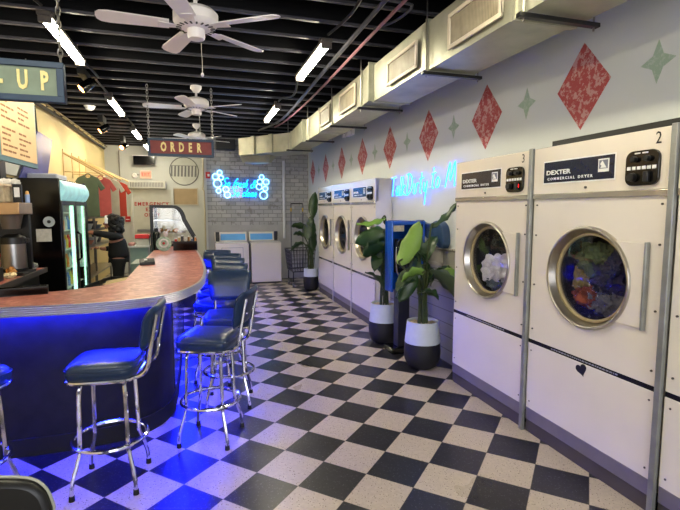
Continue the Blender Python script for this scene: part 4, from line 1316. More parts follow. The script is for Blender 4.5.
# T-shirts on angled rails
RAIL = M('rail_pale', (0.86, 0.74, 0.52), 0.4)
for i, y in enumerate((9.15, 9.75, 10.3, 10.85)):
    t = thing('garment_rail', ['nearest', 'second', 'third', 'farthest'][i] + ' pale slanted garment rail on the cream wall', 'rail', (XL, y, 0), 0, 'slanted garment rails')
    MB().tube([(0, 0, 2.60), (0.62 + 0.06 * i, 0, 2.22)], 0.017, 8).obj('arm', RAIL, t)
    MB().tube([(0.0, 0, 2.28), (0.55, 0, 2.26)], 0.008, 6).obj('brace', RAIL, t)
    MB().box(-0.0, 0.012, -0.03, 0.03, 2.2, 2.66).obj('wall_bracket', RAIL, t)
def tshirt(x, y, z, col, label, rz=0.0, sc=0.80):
    t = thing('t_shirt', label, 't-shirt', (x, y, z), rz, 'display t-shirts on the cream wall')
    half = [(0.07, 0.0), (0.20, -0.045), (0.33, -0.22), (0.24, -0.27), (0.195, -0.19), (0.20, -0.72)]
    neck = [(0.04, -0.035), (0, -0.05), (-0.04, -0.035)]
    pts = [(a * sc, b) for a, b in half] + [(-a * sc, b) for a, b in half[::-1]] + [(a * sc, b) for a, b in neck[::-1]]
    m = M('shirt_' + label.split()[0], col, 0.85, var=0.12, scale=6, bump=0.4, bscale=9)
    MB().prism(pts, -0.022, 0.022, 'y').obj('shirt_body', m, t, bev=0.012)
    MB().ring((0, 0.0, -0.02), 0.058 * sc, 0.008, 16, 6, 'y').obj('collar', m, t)
    MB().tube([(-0.15 * sc, 0, -0.03), (0, 0, 0.03), (0.15 * sc, 0, -0.03)], 0.006, 6).obj('hanger', STEEL, t)
tshirt(-1.80, 9.10, 2.22, (0.36, 0.42, 0.33), 'olive green t-shirt hanging foremost beside the fridge')
tshirt(-1.69, 9.60, 2.22, (0.80, 0.38, 0.36), 'coral pink t-shirt hanging behind the olive one', 0.15)
tshirt(-1.62, 10.1, 2.22, (0.70, 0.70, 0.62), 'off-white t-shirt hanging between the pink and red ones', 0.1)
tshirt(-1.58, 10.75, 2.2, (0.66, 0.22, 0.15), 'red-orange t-shirt hanging last in the row', 0.25)
# shelf unit under the shirts
t = thing('prep_shelf', 'prep counter with shelves below the t-shirts, in front of the woman', 'shelf', (XL, 9.6, 0))
for z in (0.45, 0.95, 1.22):
    MB().box(0.01, 0.42 if z < 1 else 0.36, -1.5, 1.5, z, z + .03).obj('shelf_board', STEEL if z < 1 else BLACK, t, bev=0.003)
for x in (0.03, 0.33):
    for yy in (-1.48, 0, 1.46):
        MB().box(x, x + .03, yy, yy + .03, 0, 1.49).obj('post', STEEL, t)
MB().box(0.01, 0.36, -1.5, 1.5, 1.46, 1.49).obj('shelf_board', BLACK, t, bev=0.003)
random.seed(11)
cl = [((0.75, 0.75, 0.72), 'white'), ((0.25, 0.25, 0.28), 'black'), ((0.5, 0.55, 0.6), 'blue-grey'), ((0.7, 0.45, 0.35), 'terracotta')]
for zi, z in enumerate((0.98, 1.25, 1.49)):
    for i in range(6):
        cc, nm = cl[(i + zi) % 4]
        x, yy = XL + 0.22, 8.35 + i * 0.42
        b = thing('mixing_bowl', '%s bowl on the %s board of the prep shelf' % (nm, ['lower', 'middle', 'top'][zi]), 'bowl', (x, yy, z), 0, '%s bowls on the %s board' % (nm, ['lower', 'middle', 'top'][zi]))
        m = M('bowl_' + nm, cc, 0.4)
        h = 0.07 + 0.04 * ((i * 7 + zi) % 3)
        MB().lathe([(0, 0), (0.06, 0), (0.105, h), (0.10, h), (0.055, 0.01), (0, 0.01)], n=18, cap=False).obj('bowl_body', m, b)
        MB().ring((0, 0, h), 0.103, 0.004, 18, 5).obj('bowl_rim', m, b)

# ================================================================== EXIT WALL
YX = YE
door = thing('exit_door', 'white emergency exit door with red lettering and push bar', 'door', (-1.1, YX, 0))
door['kind'] = 'structure'
del door['label'], door['category']
door.name = 'door_1'
MB().box(-0.46, 0.46, -0.05, -0.002, 0.01, 2.14).obj('door_leaf', M('door_white', (0.75, 0.75, 0.71), 0.5), door, bev=0.004)
fr = MB()
fr.box(-0.52, -0.46, -0.07, -0.002, 0, 2.2).box(0.46, 0.52, -0.07, -0.002, 0, 2.2).box(-0.46, 0.46, -0.07, -0.002, 2.14, 2.2)
fr.obj('door_frame', WALLW, door)
MB().box(-0.38, 0.38, -0.12, -0.07, 1.06, 1.12).obj('push_bar', STEEL, door, bev=0.01)
mb = MB()
for i, s_ in enumerate(('EMERGENCY', 'EXIT', 'ONLY')):
    text_bm(mb, s_, 0.125, 0.002, on_y(-0.02, -0.054, 1.76 - i * 0.14), 0.95, 1.3, bold=0.004)
mb.obj('door_lettering', REDINK, door)
t = thing('exit_sign', 'small lit red exit sign above the emergency door', 'exit sign', (-1.23, YX, 2.51))
MB().box(-0.14, 0.14, -0.06, -0.005, -0.10, 0.10).obj('sign_case', M('exit_case', (0.85, 0.8, 0.76), 0.5), t, bev=0.008)
MB().box(-0.115, 0.115, -0.064, -0.06, -0.08, 0.08).obj('lit_face', M('exit_face', (1, 0.6, 0.5), 0.5, emit=(1.0, 0.42, 0.34), es=0.45), t)
mb = MB()
text_bm(mb, 'EXIT', 0.11, 0.002, on_y(0, -0.067, 0), 0.8, 1.1)
mb.obj('lettering', M('exit_red', (0.9, 0.08, 0.05), 0.5, emit=(1, 0.08, 0.05), es=1.2), t)
t = thing('wall_screen', 'small black screen mounted above the exit sign', 'screen', (-1.24, YX, 2.85))
MB().box(-0.26, 0.24, -0.14, -0.09, -0.10, 0.12).obj('screen', BLACKG, t, bev=0.006)
MB().box(-0.28, 0.26, -0.13, -0.02, 0.12, 0.14).obj('top_cover', FANW, t)
MB().box(-0.05, 0.05, -0.09, -0.002, -0.05, 0.05).obj('bracket', STEEL, t)
t = thing('alarm_lamp', 'round white alarm lamp left of the exit sign', 'lamp', (-1.50, YX, 2.48))
MB().lathe([(0, -0.06), (0.05, -0.06), (0.07, -0.002), (0, -0.002)], n=20, axis='y').obj('lamp_cover', FANW, t)
MB().box(0.03, 0.12, -0.03, -0.01, 0.01, 0.04).obj('lamp_arm', STEEL, t)
t = thing('air_curtain', 'long white air curtain with grille over the emergency door', 'air curtain', (-1.2, YX, 2.24))
MB().prism([(-0.18, -0.08), (-0.02, -0.11), (-0.02, 0.11), (-0.16, 0.11)], -0.44, 0.44, 'x').obj('housing', M('curtain_white', (0.80, 0.80, 0.78), 0.5), t, bev=0.008)
mb = MB()
for i in range(22):
    mb.box(-0.39 + i * 0.036, -0.37 + i * 0.036, -0.185, -0.17, -0.045, 0.07)
mb.obj('grille_slats', M('slat_grey', (0.5, 0.5, 0.5), 0.5), t)
t = thing('fire_bell', 'red fire alarm box at the left of the emergency door frame', 'fire alarm', (-1.75, YX, 2.16))
MB().box(-0.075, 0.075, -0.05, -0.002, -0.08, 0.08).obj('body', RED, t, bev=0.008)
MB().box(-0.03, 0.03, -0.056, -0.05, -0.03, 0.02).obj('label_plate', INK, t)
t = thing('pull_station', 'low red pull station beside the emergency door', 'fire alarm', (-1.70, YX, 1.38))
MB().box(-0.06, 0.06, -0.05, -0.002, -0.07, 0.07).obj('body', RED, t, bev=0.008)
MB().box(-0.04, 0.04, -0.06, -0.05, -0.02, 0.0).obj('pull_bar', INK, t)
tag(MB().tube([(-1.84, YX - .03, 0.1), (-1.84, YX - .03, 3.1)], 0.012, 8).obj('wall_conduit', M('conduit_grey', (0.5, 0.48, 0.45), 0.5)), 'thin vertical conduit left of the emergency door', 'pipe')
t = thing('round_sign', 'round outlined wall sign with slanting grey bars above the cork board', 'sign', (-0.30, YX, 2.62))
MB().lathe([(0, -0.012), (0.36, -0.012), (0.36, -0.002)], n=48, axis='y').obj('disc', M('disc_white', (0.76, 0.77, 0.74), 0.6), t)
MB().ring((0, -0.014, 0), 0.36, 0.011, 56, 6, 'y').obj('rim', M('rim_grey', (0.42, 0.42, 0.42), 0.5), t)
mb = MB()
for i in range(8):
    x = -0.31 + i * 0.085
    mb.prism([(x - .03, -0.14), (x + .02, -0.14), (x + .03, 0.14), (x - .01, 0.14)], -0.018, -0.012, 'y')
mb.box(-.33, .33, -.0185, -.0121, .135, .148)
mb.obj('emblem_bars', M('emblem_grey', (0.42, 0.42, 0.42), 0.5), t)
t = thing('cork_board', 'tan notice board with pale frame below the round sign', 'notice board', (-0.29, YX, 1.96))
MB().box(-0.30, 0.30, -0.02, -0.002, -0.20, 0.20).obj('board', M('cork', (0.66, 0.58, 0.46), 0.8, var=0.1), t)
fr = MB()
fr.box(-.33, .33, -.03, -.002, .20, .23).box(-.33, .33, -.03, -.002, -.23, -.20).box(-.33, -.30, -.03, -.002, -.2, .2).box(.30, .33, -.03, -.002, -.2, .2)
fr.obj('frame', M('board_frame', (0.74, 0.72, 0.66), 0.5), t)
t = thing('wall_camera', 'small dark camera on the exit wall under the joists', 'camera', (-0.45, YX, 3.08))
MB().ball((0, -0.08, 0), (0.05, 0.07, 0.04), 2).obj('camera_body', FANW, t)
MB().box(-0.02, 0.02, -0.05, -0.002, -0.02, 0.02).obj('mount', BLACK, t)

# ================================================================== BAR STOOLS
def super_ring(a, b, z, n=32, e=3.4):
    out = []
    for k in range(n):
        t_ = 2 * PI * k / n
        c_, s_ = math.cos(t_), math.sin(t_)
        out.append((a * abs(c_) ** (2 / e) * (1 if c_ > 0 else -1), b * abs(s_) ** (2 / e) * (1 if s_ > 0 else -1), z))
    return out


def make_stool():
    """local: sitter faces +y, back at -y"""
    t = thing('bar_stool', 'x', 'bar stool', (0, 0, 0), 0, 'chrome and navy bar stools along the bar')
    A = 0.186
    MB().loft([super_ring(A - .015, A - .015, 0.684, 48, 5), super_ring(A, A, 0.694, 48, 5), super_ring(A + .005, A + .005, 0.725, 48, 5), super_ring(A + .002, A + .002, 0.752, 48, 5), super_ring(A - .010, A - .010, 0.768, 48, 5), super_ring(A - .035, A - .035, 0.777, 48, 5), super_ring(A - .08, A - .08, 0.782, 48, 4), super_ring(A - .14, A - .14, 0.784, 48, 3)]).obj('seat', NAVY, t, ang=60)
    pr = super_ring(A + .005, A + .005, 0.742, 48, 5)
    MB().tube(pr, 0.0045, 6, True).obj('seat_piping', NAVY, t)
    # rail around the seat that rises into the two back posts
    fr = MB()
    fr.tube(super_ring(A - .002, A - .002, 0.680, 48, 5), 0.0125, 8, True)
    fr.obj('seat_rail', CHROME, t)
    for s in (-1, 1):
        p = [(s * 0.13, 0.02, 0.676), (s * 0.13, -0.14, 0.676), (s * 0.13, -0.21, 0.688), (s * 0.13, -0.25, 0.73), (s * 0.13, -0.268, 0.82), (s * 0.13, -0.292, 0.95), (s * 0.13, -0.308, 1.04)]
        MB().tube(catmull(p, 4), 0.012, 8).obj('back_post', CHROME, t)
    # padded backrest, gently curved
    rings = []
    nz = 13
    for i in range(nz):
        u = i / (nz - 1)
        z = 0.835 + u * 0.255
        wd_ = 0.165 + 0.028 * u
        th = 0.024 * math.sqrt(max(0.0, 1 - (2 * u - 1) ** 8)) + 0.006
        if i in (0, nz - 1):
            wd_ -= 0.016
        elif i in (1, nz - 2):
            wd_ -= 0.004
        yb = -0.240 - 0.05 * u - (0.03 * max(0, u - 0.7) / 0.3)
        ring_ = []
        n = 12
        for q in range(n + 1):
            x = -wd_ + 2 * wd_ * q / n
            e_ = th * math.sqrt(max(0.02, 1 - abs(x / wd_) ** 5))
            ring_.append((x, yb + 0.022 * (x / 0.19) ** 2 + e_, z))
        for q in range(n, -1, -1):
            x = -wd_ + 2 * wd_ * q / n
            e_ = th * math.sqrt(max(0.02, 1 - abs(x / wd_) ** 5))
            ring_.append((x, yb + 0.022 * (x / 0.19) ** 2 - e_, z))
        rings.append(ring_)
    br = MB().loft(rings).obj('backrest', NAVY, t, ang=80)
    for s in (-1, 1):
        MB().lathe([(0.008, -0.02), (0.006, -0.026), (0, -0.027)], (s * 0.075, -0.276, 0.93), 10, 'y').obj('back_button', CHROME, br)
    # legs
    for sx in (-1, 1):
        for sy in (-1, 1):
            p = [(sx * 0.02, sy * 0.105, 0.668), (sx * 0.075, sy * 0.112, 0.662), (sx * 0.112, sy * 0.118, 0.63), (sx * 0.122, sy * 0.122, 0.56), (sx * 0.128, sy * 0.128, 0.30), (sx * 0.132, sy * 0.132, 0.24), (sx * 0.165, sy * 0.165, 0.10), (sx * 0.170, sy * 0.170, 0.02)]
            lg = MB().tube(catmull(p, 3), 0.0125, 8).obj('leg', CHROME, t)
            MB().lathe([(0, 0), (0.017, 0), (0.015, 0.03), (0, 0.03)], (sx * 0.170, sy * 0.170, 0), 12).obj('foot_tip', RUBBER, lg)
    MB().ring((0, 0, 0.285), 0.203, 0.012, 40, 8).obj('foot_ring', CHROME, t)
    MB().box(-0.12, 0.12, -0.12, 0.12, 0.664, 0.682).obj('seat_plate', KICK, t)
    return t


st0 = make_stool()
# (x, y, facing direction in degrees from +y, counter-clockwise)
spots = [(-0.535, 2.95, 84, 'navy and chrome bar stool standing alone in front of the bar, nearest the viewer'),
         (0.055, 3.34, 68, 'navy and chrome bar stool at the rounded bar corner, chrome post behind it'),
         (0.22, 3.93, 172, 'navy bar stool behind the corner stool, its wide padded back seen full on'),
         (0.17, 4.52, 152, 'navy bar stool beyond the wide-backed one, only its back top and seat edge showing'),
         (0.20, 5.06, 155, 'navy bar stool, middle one of the row receding along the bar'),
         (0.22, 5.60, 158, 'navy bar stool next to last in the row along the bar'),
         (0.12, 6.14, 155, 'farthest navy bar stool, tucked against the bar edge before the white machines'),
         (-1.235, 2.86, -112, 'bar stool cut off at the picture edge, only its seat corner and foot ring showing')]
for i, (x, y, a, lab) in enumerate(spots):
    s_ = st0 if i == 0 else copy_tree(st0)
    s_.location = (x, y, 0)
    s_.rotation_euler = (0, 0, R(a))
    s_['label'] = lab

# black chair at the lower left corner
t = thing('lounge_chair', 'black vinyl chair back with pale piping in the lower corner, closest to the viewer', 'chair', (-0.67, 1.27, 0), R(173))
pts = [(-0.22, 0), (0.22, 0), (0.225, 0.24), (0.205, 0.30), (0.15, 0.335), (0.0, 0.345), (-0.15, 0.335), (-0.205, 0.30), (-0.225, 0.24)]
pts = pts[:2] + [q[:2] for q in catmull([(a, b, 0) for a, b in pts[2:]], 6)]
VBL = M('black_vinyl', (0.05, 0.05, 0.055), 0.45)
MB().prism([(a, b + 0.54) for a, b in pts], -0.23, -0.18, 'y').obj('backrest', VBL, t, bev=0.015)
MB().tube([(a * 1.012, -0.205, b * 1.01 + 0.542) for a, b in pts[1:] + pts[:1]], 0.004, 8).obj('piping', M('piping_pale', (0.62, 0.62, 0.55), 0.4), t)
MB().box(-0.22, 0.22, -0.20, 0.22, 0.42, 0.50).obj('seat', VBL, t, bev=0.02)
for sx in (-1, 1):
    for sy in (-1, 1):
        MB().tube([(sx * 0.18, sy * 0.16, 0.42), (sx * 0.2, sy * 0.18, 0.0)], 0.013, 8).obj('leg', CHROME, t)

# ================================================================== PLANTS
def leaf_mesh(mb, base, tip, width, bend=0.12, side=None, n=9, fold=0.25):
    b = Vector(base)
    t_ = Vector(tip)
    d = (t_ - b)
    L_ = d.length
    d.normalize()
    view = Vector((-b.x, -b.y, 1.3 - b.z)).normalized() if side is None else Vector(side)
    s_ = d.cross(view)
    if s_.length < 1e-3:
        s_ = d.orthogonal()
    s_.normalize()
    nrm = s_.cross(d).normalized()
    rows = []
    for i in range(n + 1):
        u = i / n
        w_ = width * 0.5 * (math.sin(PI * min(1, u * 0.93 + 0.04)) ** 0.62) * (1 - 0.25 * u)
        if i == n:
            w_ = 0.002
        c_ = b + d * (L_ * u) + nrm * (bend * L_ * math.sin(PI * u)) + Vector((0, 0, 0.04 * L_ * math.sin(PI * u)))
        wave = 0.015 * math.sin(u * 17)
        rows.append([c_ - s_ * w_ + nrm * (w_ * fold + wave), c_ - s_ * w_ * 0.5 + nrm * (w_ * fold * 0.35), c_ + nrm * -0.003,
                     c_ + s_ * w_ * 0.5 + nrm * (w_ * fold * 0.35), c_ + s_ * w_ + nrm * (w_ * fold - wave)])
    th = nrm * 0.003
    top = [[mb.bm.verts.new(p + th) for p in r] for r in rows]
    bot = [[mb.bm.verts.new(p - th) for p in r] for r in rows]
    for i in range(n):
        for j in range(4):
            mb.face([top[i][j], top[i][j + 1], top[i + 1][j + 1], top[i + 1][j]])
            mb.face([bot[i][j], bot[i + 1][j], bot[i + 1][j + 1], bot[i][j + 1]])
        mb.face([top[i][0], top[i + 1][0], bot[i + 1][0], bot[i][0]])
        mb.face([top[i][4], bot[i][4], bot[i + 1][4], top[i + 1][4]])
    for j in range(4):
        mb.face([top[0][j], bot[0][j], bot[0][j + 1], top[0][j + 1]])
        mb.face([top[n][j], top[n][j + 1], bot[n][j + 1], bot[n][j]])


def plant(name, label, x, y, prof, split, leaves, hpot):
    t = thing(name, label, 'plant', (x, y, 0))
    p = MB()
    p.lathe(prof, n=40, cap=True)
    for f_ in p.bm.faces:
        f_.material_index = 0 if f_.calc_center_median().z > split else 1
    pot = p.obj('pot', [POTW, POTB], t, ang=50)
    rt = prof[-1][0]
    s_ = MB()
    random.seed(5)
    for i in range(60):
        a, rr = random.uniform(0, 2 * PI), rt * math.sqrt(random.random()) * 0.9
        s_.ball((rr * math.cos(a), rr * math.sin(a), hpot - 0.012), (0.016, 0.013, 0.010), 1)
    s_.lathe([(0, hpot - 0.03), (rt - .004, hpot - 0.03), (rt - .004, hpot - 0.014), (0, hpot - 0.014)], n=30)
    s_.obj('pebbles', PEB, pot)['kind'] = 'stuff'
    fm = [MB(), MB(), MB()]
    sm = MB()
    for i, (b, tp, w_, kind, side) in enumerate(leaves):
        lb = Vector(b) - Vector((x, y, 0))
        lt = Vector(tp) - Vector((x, y, 0))
        m_ = fm[0]
        m_.mi = kind
        n0 = len(m_.bm.faces)
        leaf_mesh(m_, lb, lt, w_ * 1.32, 0.1)
        root = Vector((0.05 * math.cos(i * 2.4), 0.05 * math.sin(i * 2.4), hpot - 0.03))
        mid = root.lerp(lb, 0.55) + Vector((0, 0, 0.10 * (lb - root).length)) + Vector((-(lb.x) * 0.25, -(lb.y) * 0.25, 0))
        sm.tube(catmull([tuple(root), tuple(mid), tuple(lb), tuple(lb.lerp(lt, 0.12))], 6), 0.010, 6, rs=None)
    fm[0].obj('foliage', [LEAFD, LEAFL, LEAFG], t, ang=80)
    sm.obj('stems', STEM, t)
    return t


pot_prof = [(0, 0.0), (0.11, 0.0), (0.155, 0.03), (0.183, 0.10), (0.188, 0.18), (0.182, 0.27), (0.172, 0.36), (0.160, 0.49), (0.148, 0.49), (0.150, 0.455)]
P1 = [((2.16, 4.3, 1.0), (2.02, 4.35, 1.30), .15, 0, None), ((2.22, 4.2, 0.88), (2.40, 4.1, 1.06), .13, 0, None), ((2.25, 4.35, 1.05), (2.36, 4.4, 0.82), .13, 0, None), ((1.79, 3.95, 1.12), (2.01, 4.0, 1.52), .160, 1, None), ((2.02, 4.1, 0.93), (1.80, 4.05, 0.78), .15, 0, None), ((2.12, 4.3, 1.22), (2.28, 4.3, 0.95), .13, 0, None), ((2.05, 4.2, 1.15), (1.98, 4.15, 0.86), .15, 0, None), ((2.08, 4.0, 1.03), (1.83, 4.0, 0.95), .115, 1, None), ((2.24, 4.2, 1.45), (2.50, 4.15, 1.70), .07, 0, None),
      ((2.34, 4.3, 0.96), (2.48, 4.05, 0.95), .14, 1, None), ((2.18, 4.12, 1.02), (2.46, 4.05, 0.74), .19, 2, None), ((2.03, 4.05, 0.82), (2.26, 4.05, 0.75), .13, 0, None),
      ((1.99, 4.1, 1.06), (1.86, 4.1, 0.73), .18, 0, None), ((2.27, 4.4, 1.08), (2.42, 4.4, 1.35), .12, 0, None), ((2.25, 4.45, 1.12), (2.15, 4.48, 1.42), .12, 0, None),
      ((2.12, 4.35, 0.95), (1.98, 4.4, 1.25), .13, 0, None), ((2.2, 4.3, 0.80), (2.32, 4.5, 1.05), .12, 0, None)]
P1 = [(Vector(a) , Vector(b), w_, k_, s_) for a, b, w_, k_, s_ in P1]
plant('potted_plant', 'large broad-leaved plant in a black and white pot beside dryer 3', 2.19, 4.25, pot_prof, 0.285, P1, 0.475)
P2 = [((2.12, 5.25, 1.18), (2.26, 5.2, 1.34), .13, 0, None), ((2.08, 5.15, 1.0), (1.92, 5.1, 1.16), .12, 2, None), ((2.14, 5.15, 1.30), (1.84, 5.1, 1.20), .16, 0, None), ((2.10, 5.2, 1.12), (1.98, 5.1, 0.90), .13, 0, None), ((2.42, 5.30, 1.42), (2.15, 5.25, 1.50), .10, 0, None), ((2.12, 5.1, 1.53), (1.76, 5.1, 1.46), .09, 1, None), ((2.09, 5.0, 1.38), (1.71, 5.0, 1.25), .17, 0, None),
      ((2.09, 5.0, 1.22), (1.80, 5.0, 1.10), .17, 0, None), ((1.96, 5.15, 1.40), (2.16, 5.15, 1.27), .12, 1, None), ((2.1, 5.05, 0.68), (1.85, 5.05, 0.90), .10, 0, None),
      ((2.09, 5.08, 0.66), (2.24, 5.05, 0.91), .10, 2, None), ((2.2, 5.3, 1.0), (2.05, 5.2, 1.22), .14, 0, None), ((2.15, 5.3, 0.85), (2.0, 5.1, 1.12), .12, 0, None)]
plant('potted_plant', 'medium broad-leaved plant in a black and white pot before the far dryers', 2.16, 5.22, pot_prof, 0.285, P2, 0.475)
prof3 = [(0, 0), (0.11, 0), (0.145, 0.03), (0.155, 0.15), (0.15, 0.28), (0.14, 0.44), (0.13, 0.44), (0.13, 0.42)]
P3 = [((2.18, 8.98, 1.46), (2.24, 9.0, 1.97), .165, 0, None), ((2.08, 8.95, 1.24), (1.73, 8.9, 1.31), .12, 0, None), ((1.98, 8.9, 1.11), (1.77, 8.9, 1.15), .11, 0, None),
      ((2.0, 8.85, 1.33), (2.04, 8.8, 1.04), .16, 2, None), ((1.98, 8.9, 0.97), (1.72, 8.9, 0.82), .12, 0, None), ((2.17, 8.95, 1.38), (2.12, 8.9, 1.05), .16, 0, None),
      ((2.20, 9.05, 1.05), (2.12, 9.1, 1.32), .16, 0, None), ((2.2, 8.97, 0.82), (2.2, 8.97, 1.24), .16, 0, None), ((2.17, 9.0, 0.7), (2.03, 9.0, 0.94), .12, 0, None), ((2.1, 9.0, 1.2), (2.19, 9.1, 1.5), .14, 0, None)]
plant('potted_plant', 'tall narrow plant in a black and white pot at the end of the far dryers', 2.17, 9.12, prof3, 0.26, P3, 0.425)

# ================================================================== BLUE KIOSK AND SHELL
BLUE = M('booth_blue', (0.07, 0.33, 0.72), 0.35, var=0.05)
t = thing('pay_phone', 'blue pay phone on a dark pedestal between the two nearer plants', 'phone', (2.22, 4.80, 0))
MB().box(-0.17, 0.10, -0.10, 0.14, 0.0, 0.07).obj('base', BLACKG, t, bev=0.01)
MB().box(-0.08, 0.06, -0.05, 0.08, 0.07, 0.80).obj('pedestal', M('pedestal_dark', (0.14, 0.14, 0.17), 0.4), t, bev=0.006)
hd = MB()
hd.box(-0.20, 0.20, 0.04, 0.07, 0.72, 1.50).box(-0.20, -0.175, -0.13, 0.04, 0.72, 1.50).box(0.175, 0.20, -0.13, 0.04, 0.72, 1.50).box(-0.175, 0.175, -0.13, 0.04, 1.46, 1.50)
hd.obj('booth', BLUE, t, bev=0.008)
MB().box(-0.12, 0.10, -0.04, 0.04, 0.92, 1.30).obj('phone_body', M('phone_dark', (0.10, 0.11, 0.13), 0.3), t, bev=0.01)
MB().box(-0.185, -0.06, -0.137, -0.13, 1.39, 1.455).obj('label_card', M('card_beige', (0.72, 0.70, 0.62), 0.5, var=0.3, scale=60), t)
MB().tube(catmull([(-0.07, -0.06, 1.30), (-0.13, -0.10, 1.24), (-0.14, -0.12, 1.0), (-0.09, -0.1, 0.9), (0.0, -0.1, 0.98), (0.05, -0.08, 0.92)], 6), 0.009, 8).obj('phone_cord', CHROME, t)
mb = MB()
for zz in (0.98, 1.03, 1.08):
    for yy in (-0.06, -0.02, 0.02):
        mb.box(yy - .012, yy + .012, -0.05, -0.04, zz, zz + .03)
mb.obj('keypad', CHROME, t)
# rounded blue shell on the wall
t = thing('wall_shell', 'dark blue rounded plastic shell hung on the wall over the stone band', 'wall shell', (XR, 4.62, 1.38))
pts = catmull([(0.30, 0.13, 0), (0.22, 0.10, 0), (0.0, 0.09, 0), (-0.15, 0.13, 0), (-0.27, 0.07, 0), (-0.31, -0.08, 0), (-0.27, -0.16, 0), (-0.16, -0.13, 0), (0.05, -0.07, 0), (0.20, 0.0, 0), (0.27, 0.07, 0)], 3, True)
MB().prism([(p[0], p[1]) for p in pts], -0.09, -0.0, 'x').obj('shell_body', M('shell_blue', (0.20, 0.30, 0.44), 0.35, var=0.1), t, bev=0.03, seg=3)
MB().ball((-0.04, 0.0, 0.02), (0.06, 0.02, 0.02), 2).obj('shell_hook', BLACK, t)

# ================================================================== THE WOMAN BEHIND THE BAR
def skin_bm(verts, edges, root=0, sub=2):
    me = bpy.data.meshes.new('sk')
    me.from_pydata([v[:3] for v in verts], edges, [])
    o = bpy.data.objects.new('sk', me)
    C.objects.link(o)
    md = o.modifiers.new('s', 'SKIN')
    md.use_smooth_shade = True
    s_ = o.modifiers.new('ss', 'SUBSURF')
    s_.levels = s_.render_levels = sub
    if not me.skin_vertices:
        bpy.context.view_layer.objects.active = o
    for i, v in enumerate(verts):
        sv = me.skin_vertices[0].data[i]
        r = v[3]
        sv.radius = (r, r) if isinstance(r, (int, float)) else r
        sv.use_root = (i == root)
    dg = bpy.context.evaluated_depsgraph_get()
    dg.update()
    m2 = bpy.data.meshes.new_from_object(o.evaluated_get(dg))
    bpy.data.objects.remove(o)
    return m2


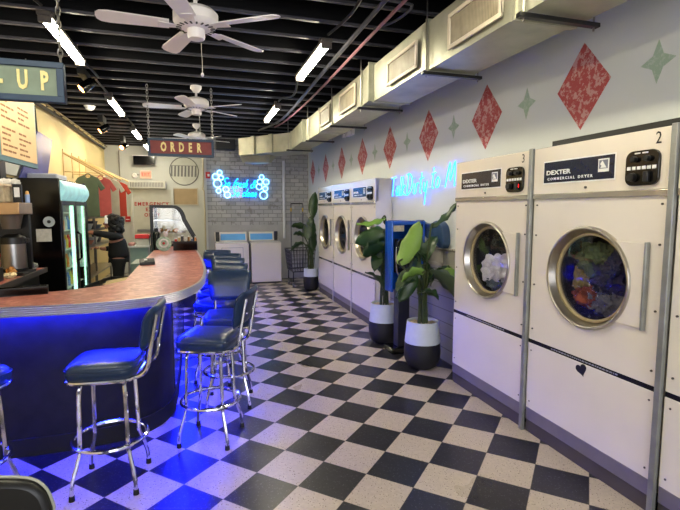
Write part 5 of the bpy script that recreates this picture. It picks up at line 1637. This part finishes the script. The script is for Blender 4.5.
def person():
    t = thing('person', 'person in black with a white headband, curly dark hair, reaching over the prep shelf', 'person', (-1.26, 8.35, 0), R(96))
    # local: faces +y before rotation (turned to face the cream wall)
    J = [(0, 0, 0.84, .135), (0, 0.0, 1.00, .125), (0, 0.02, 1.13, .13), (0, 0.03, 1.22, .10), (0, 0.05, 1.29, .048), (0, 0.07, 1.34, .046),
         (0.15, 0.03, 1.20, .052), (0.21, 0.06, 0.98, .042), (0.13, 0.24, 0.98, .032), (0.10, 0.28, 1.0, .026),
         (-0.15, 0.04, 1.20, .052), (-0.20, 0.20, 1.24, .042), (-0.15, 0.38, 1.27, .032), (-0.14, 0.43, 1.26, .026),
         (0.085, 0, 0.76, .085), (0.09, 0.02, 0.44, .058), (0.09, -0.01, 0.09, .038), (0.09, 0.10, 0.04, .036),
         (-0.085, 0, 0.76, .085), (-0.09, 0.02, 0.44, .058), (-0.09, -0.01, 0.09, .038), (-0.09, 0.10, 0.04, .036)]
    E = [(0, 1), (1, 2), (2, 3), (3, 4), (4, 5), (3, 6), (6, 7), (7, 8), (8, 9), (3, 10), (10, 11), (11, 12), (12, 13), (0, 14), (14, 15), (15, 16), (16, 17), (0, 18), (18, 19), (19, 20), (20, 21)]
    body = MB()
    body.bm.from_mesh(skin_bm(J, E))
    # head with face, turned slightly down
    hc = Vector((0, 0.10, 1.415))
    body.ball(hc, (0.072, 0.085, 0.105), 3)
    body.ball(hc + Vector((0, 0.088, -0.018)), (0.013, 0.018, 0.022), 2)
    body.ball(hc + Vector((0, 0.060, -0.07)), (0.035, 0.028, 0.03), 2)
    body.ball(hc + Vector((0, 0.082, -0.052)), (0.02, 0.008, 0.007), 2)
    for s in (-1, 1):
        body.ball(hc + Vector((s * 0.073, -0.005, -0.01)), (0.012, 0.02, 0.028), 2)
    # hands: palm and five unequal fingers
    def hand(w_, d, up):
        d = Vector(d).normalized()
        up = Vector(up).normalized()
        sd = d.cross(up)
        p = Vector(w_)
        V = [(*p, .024), (*(p + d * 0.045), .026), (*(p + d * 0.075), .024)]
        Ed = [(0, 1), (1, 2)]
        body.bm.from_mesh(skin_bm(V, Ed, 0, 1))
        for q, L_ in enumerate((0.055, 0.065, 0.062, 0.048)):
            o_ = sd * (-0.021 + q * 0.014)
            a = p + d * 0.06 + o_
            V = [(*a, .009), (*(a + d * (0.02 + L_ * 0.4)), .0085), (*(a + d * (0.02 + L_ * 0.75) - up * 0.015), .008), (*(a + d * (0.015 + L_ * 0.9) - up * 0.035), .007)]
            body.bm.from_mesh(skin_bm(V, [(0, 1), (1, 2), (2, 3)], 0, 1))
        a = p + d * 0.02 - sd * 0.015
        V = [(*a, .011), (*(a - sd * 0.028 + d * 0.02), .0095), (*(a - sd * 0.03 + d * 0.05 - up * 0.01), .008)]
        body.bm.from_mesh(skin_bm(V, [(0, 1), (1, 2)], 0, 1))
    hand((0.10, 0.28, 1.0), (-0.2, 1, 0.1), (0, 0, 1))
    hand((-0.14, 0.43, 1.26), (0, 1, -0.6), (0, 0.3, 1))
    body.obj('body', SKIN, t, ang=180)
    eyes = MB()
    for s in (-1, 1):
        eyes.ball(hc + Vector((s * 0.028, 0.078, 0.008)), (0.011, 0.007, 0.007), 2)
    eyes.obj('eyes', BINK, t)
    lips = MB().ball(hc + Vector((0, 0.086, -0.052)), (0.018, 0.006, 0.006), 2)
    lips.obj('lips', M('lips', (0.55, 0.25, 0.22), 0.5), t)
    tops = [(0, 0, 0.80, .18), (0, 0, 0.92, .17), (0, 0.0, 1.05, .15), (0, 0.02, 1.14, .145), (0, 0.03, 1.23, .11), (0, 0.045, 1.27, .062),
            (0.16, 0.03, 1.20, .066), (0.215, 0.06, 0.98, .056), (0.14, 0.22, 0.98, .042),
            (-0.16, 0.04, 1.20, .066), (-0.20, 0.20, 1.24, .056), (-0.155, 0.35, 1.265, .042)]
    tm = MB()
    tm.bm.from_mesh(skin_bm(tops, [(0, 1), (1, 2), (2, 3), (3, 4), (4, 5), (4, 6), (6, 7), (7, 8), (4, 9), (9, 10), (10, 11)]))
    tm.obj('sweater', CLOTHB, t, ang=180)
    pn = [(0, 0, 0.97, .155), (0.09, 0, 0.74, .105), (0.095, 0.02, 0.44, .08), (0.095, -0.01, 0.10, .06), (-0.09, 0, 0.74, .105), (-0.095, 0.02, 0.44, .08), (-0.095, -0.01, 0.10, .06)]
    pm = MB()
    pm.bm.from_mesh(skin_bm(pn, [(0, 1), (1, 2), (2, 3), (0, 4), (4, 5), (5, 6)]))
    pm.obj('trousers', CLOTHB, t, ang=180)
    for s in (-1, 1):
        MB().ball((s * 0.09, 0.05, 0.035), (0.045, 0.12, 0.035), 3).obj('shoe', BLACK, t)
    hm = MB()
    hm.ball(hc + Vector((0, -0.05, 0.03)), (0.115, 0.125, 0.115), 4, 0.25, 2)
    for i in range(26):
        a = i * 2.39996
        r_ = 0.105
        z = -0.14 + 0.20 * (i / 25)
        hm.ball(hc + Vector((r_ * math.cos(a), -0.085 + 0.075 * math.sin(a), z)), 0.05, 2, 0.5, i)
    hm.obj('hair', HAIR, t, ang=180)
    pts = []
    for q in range(15):
        a = PI * q / 14
        pts.append(tuple(hc + Vector((0.103 * math.cos(a), 0.052, -0.01 + 0.118 * math.sin(a)))))
    hbm = MB()
    for dy in (-0.012, 0.0, 0.012):
        hbm.tube([(p[0], p[1] + dy, p[2]) for p in pts], 0.011, 8)
    hbm.obj('headband', INK, t)
person()
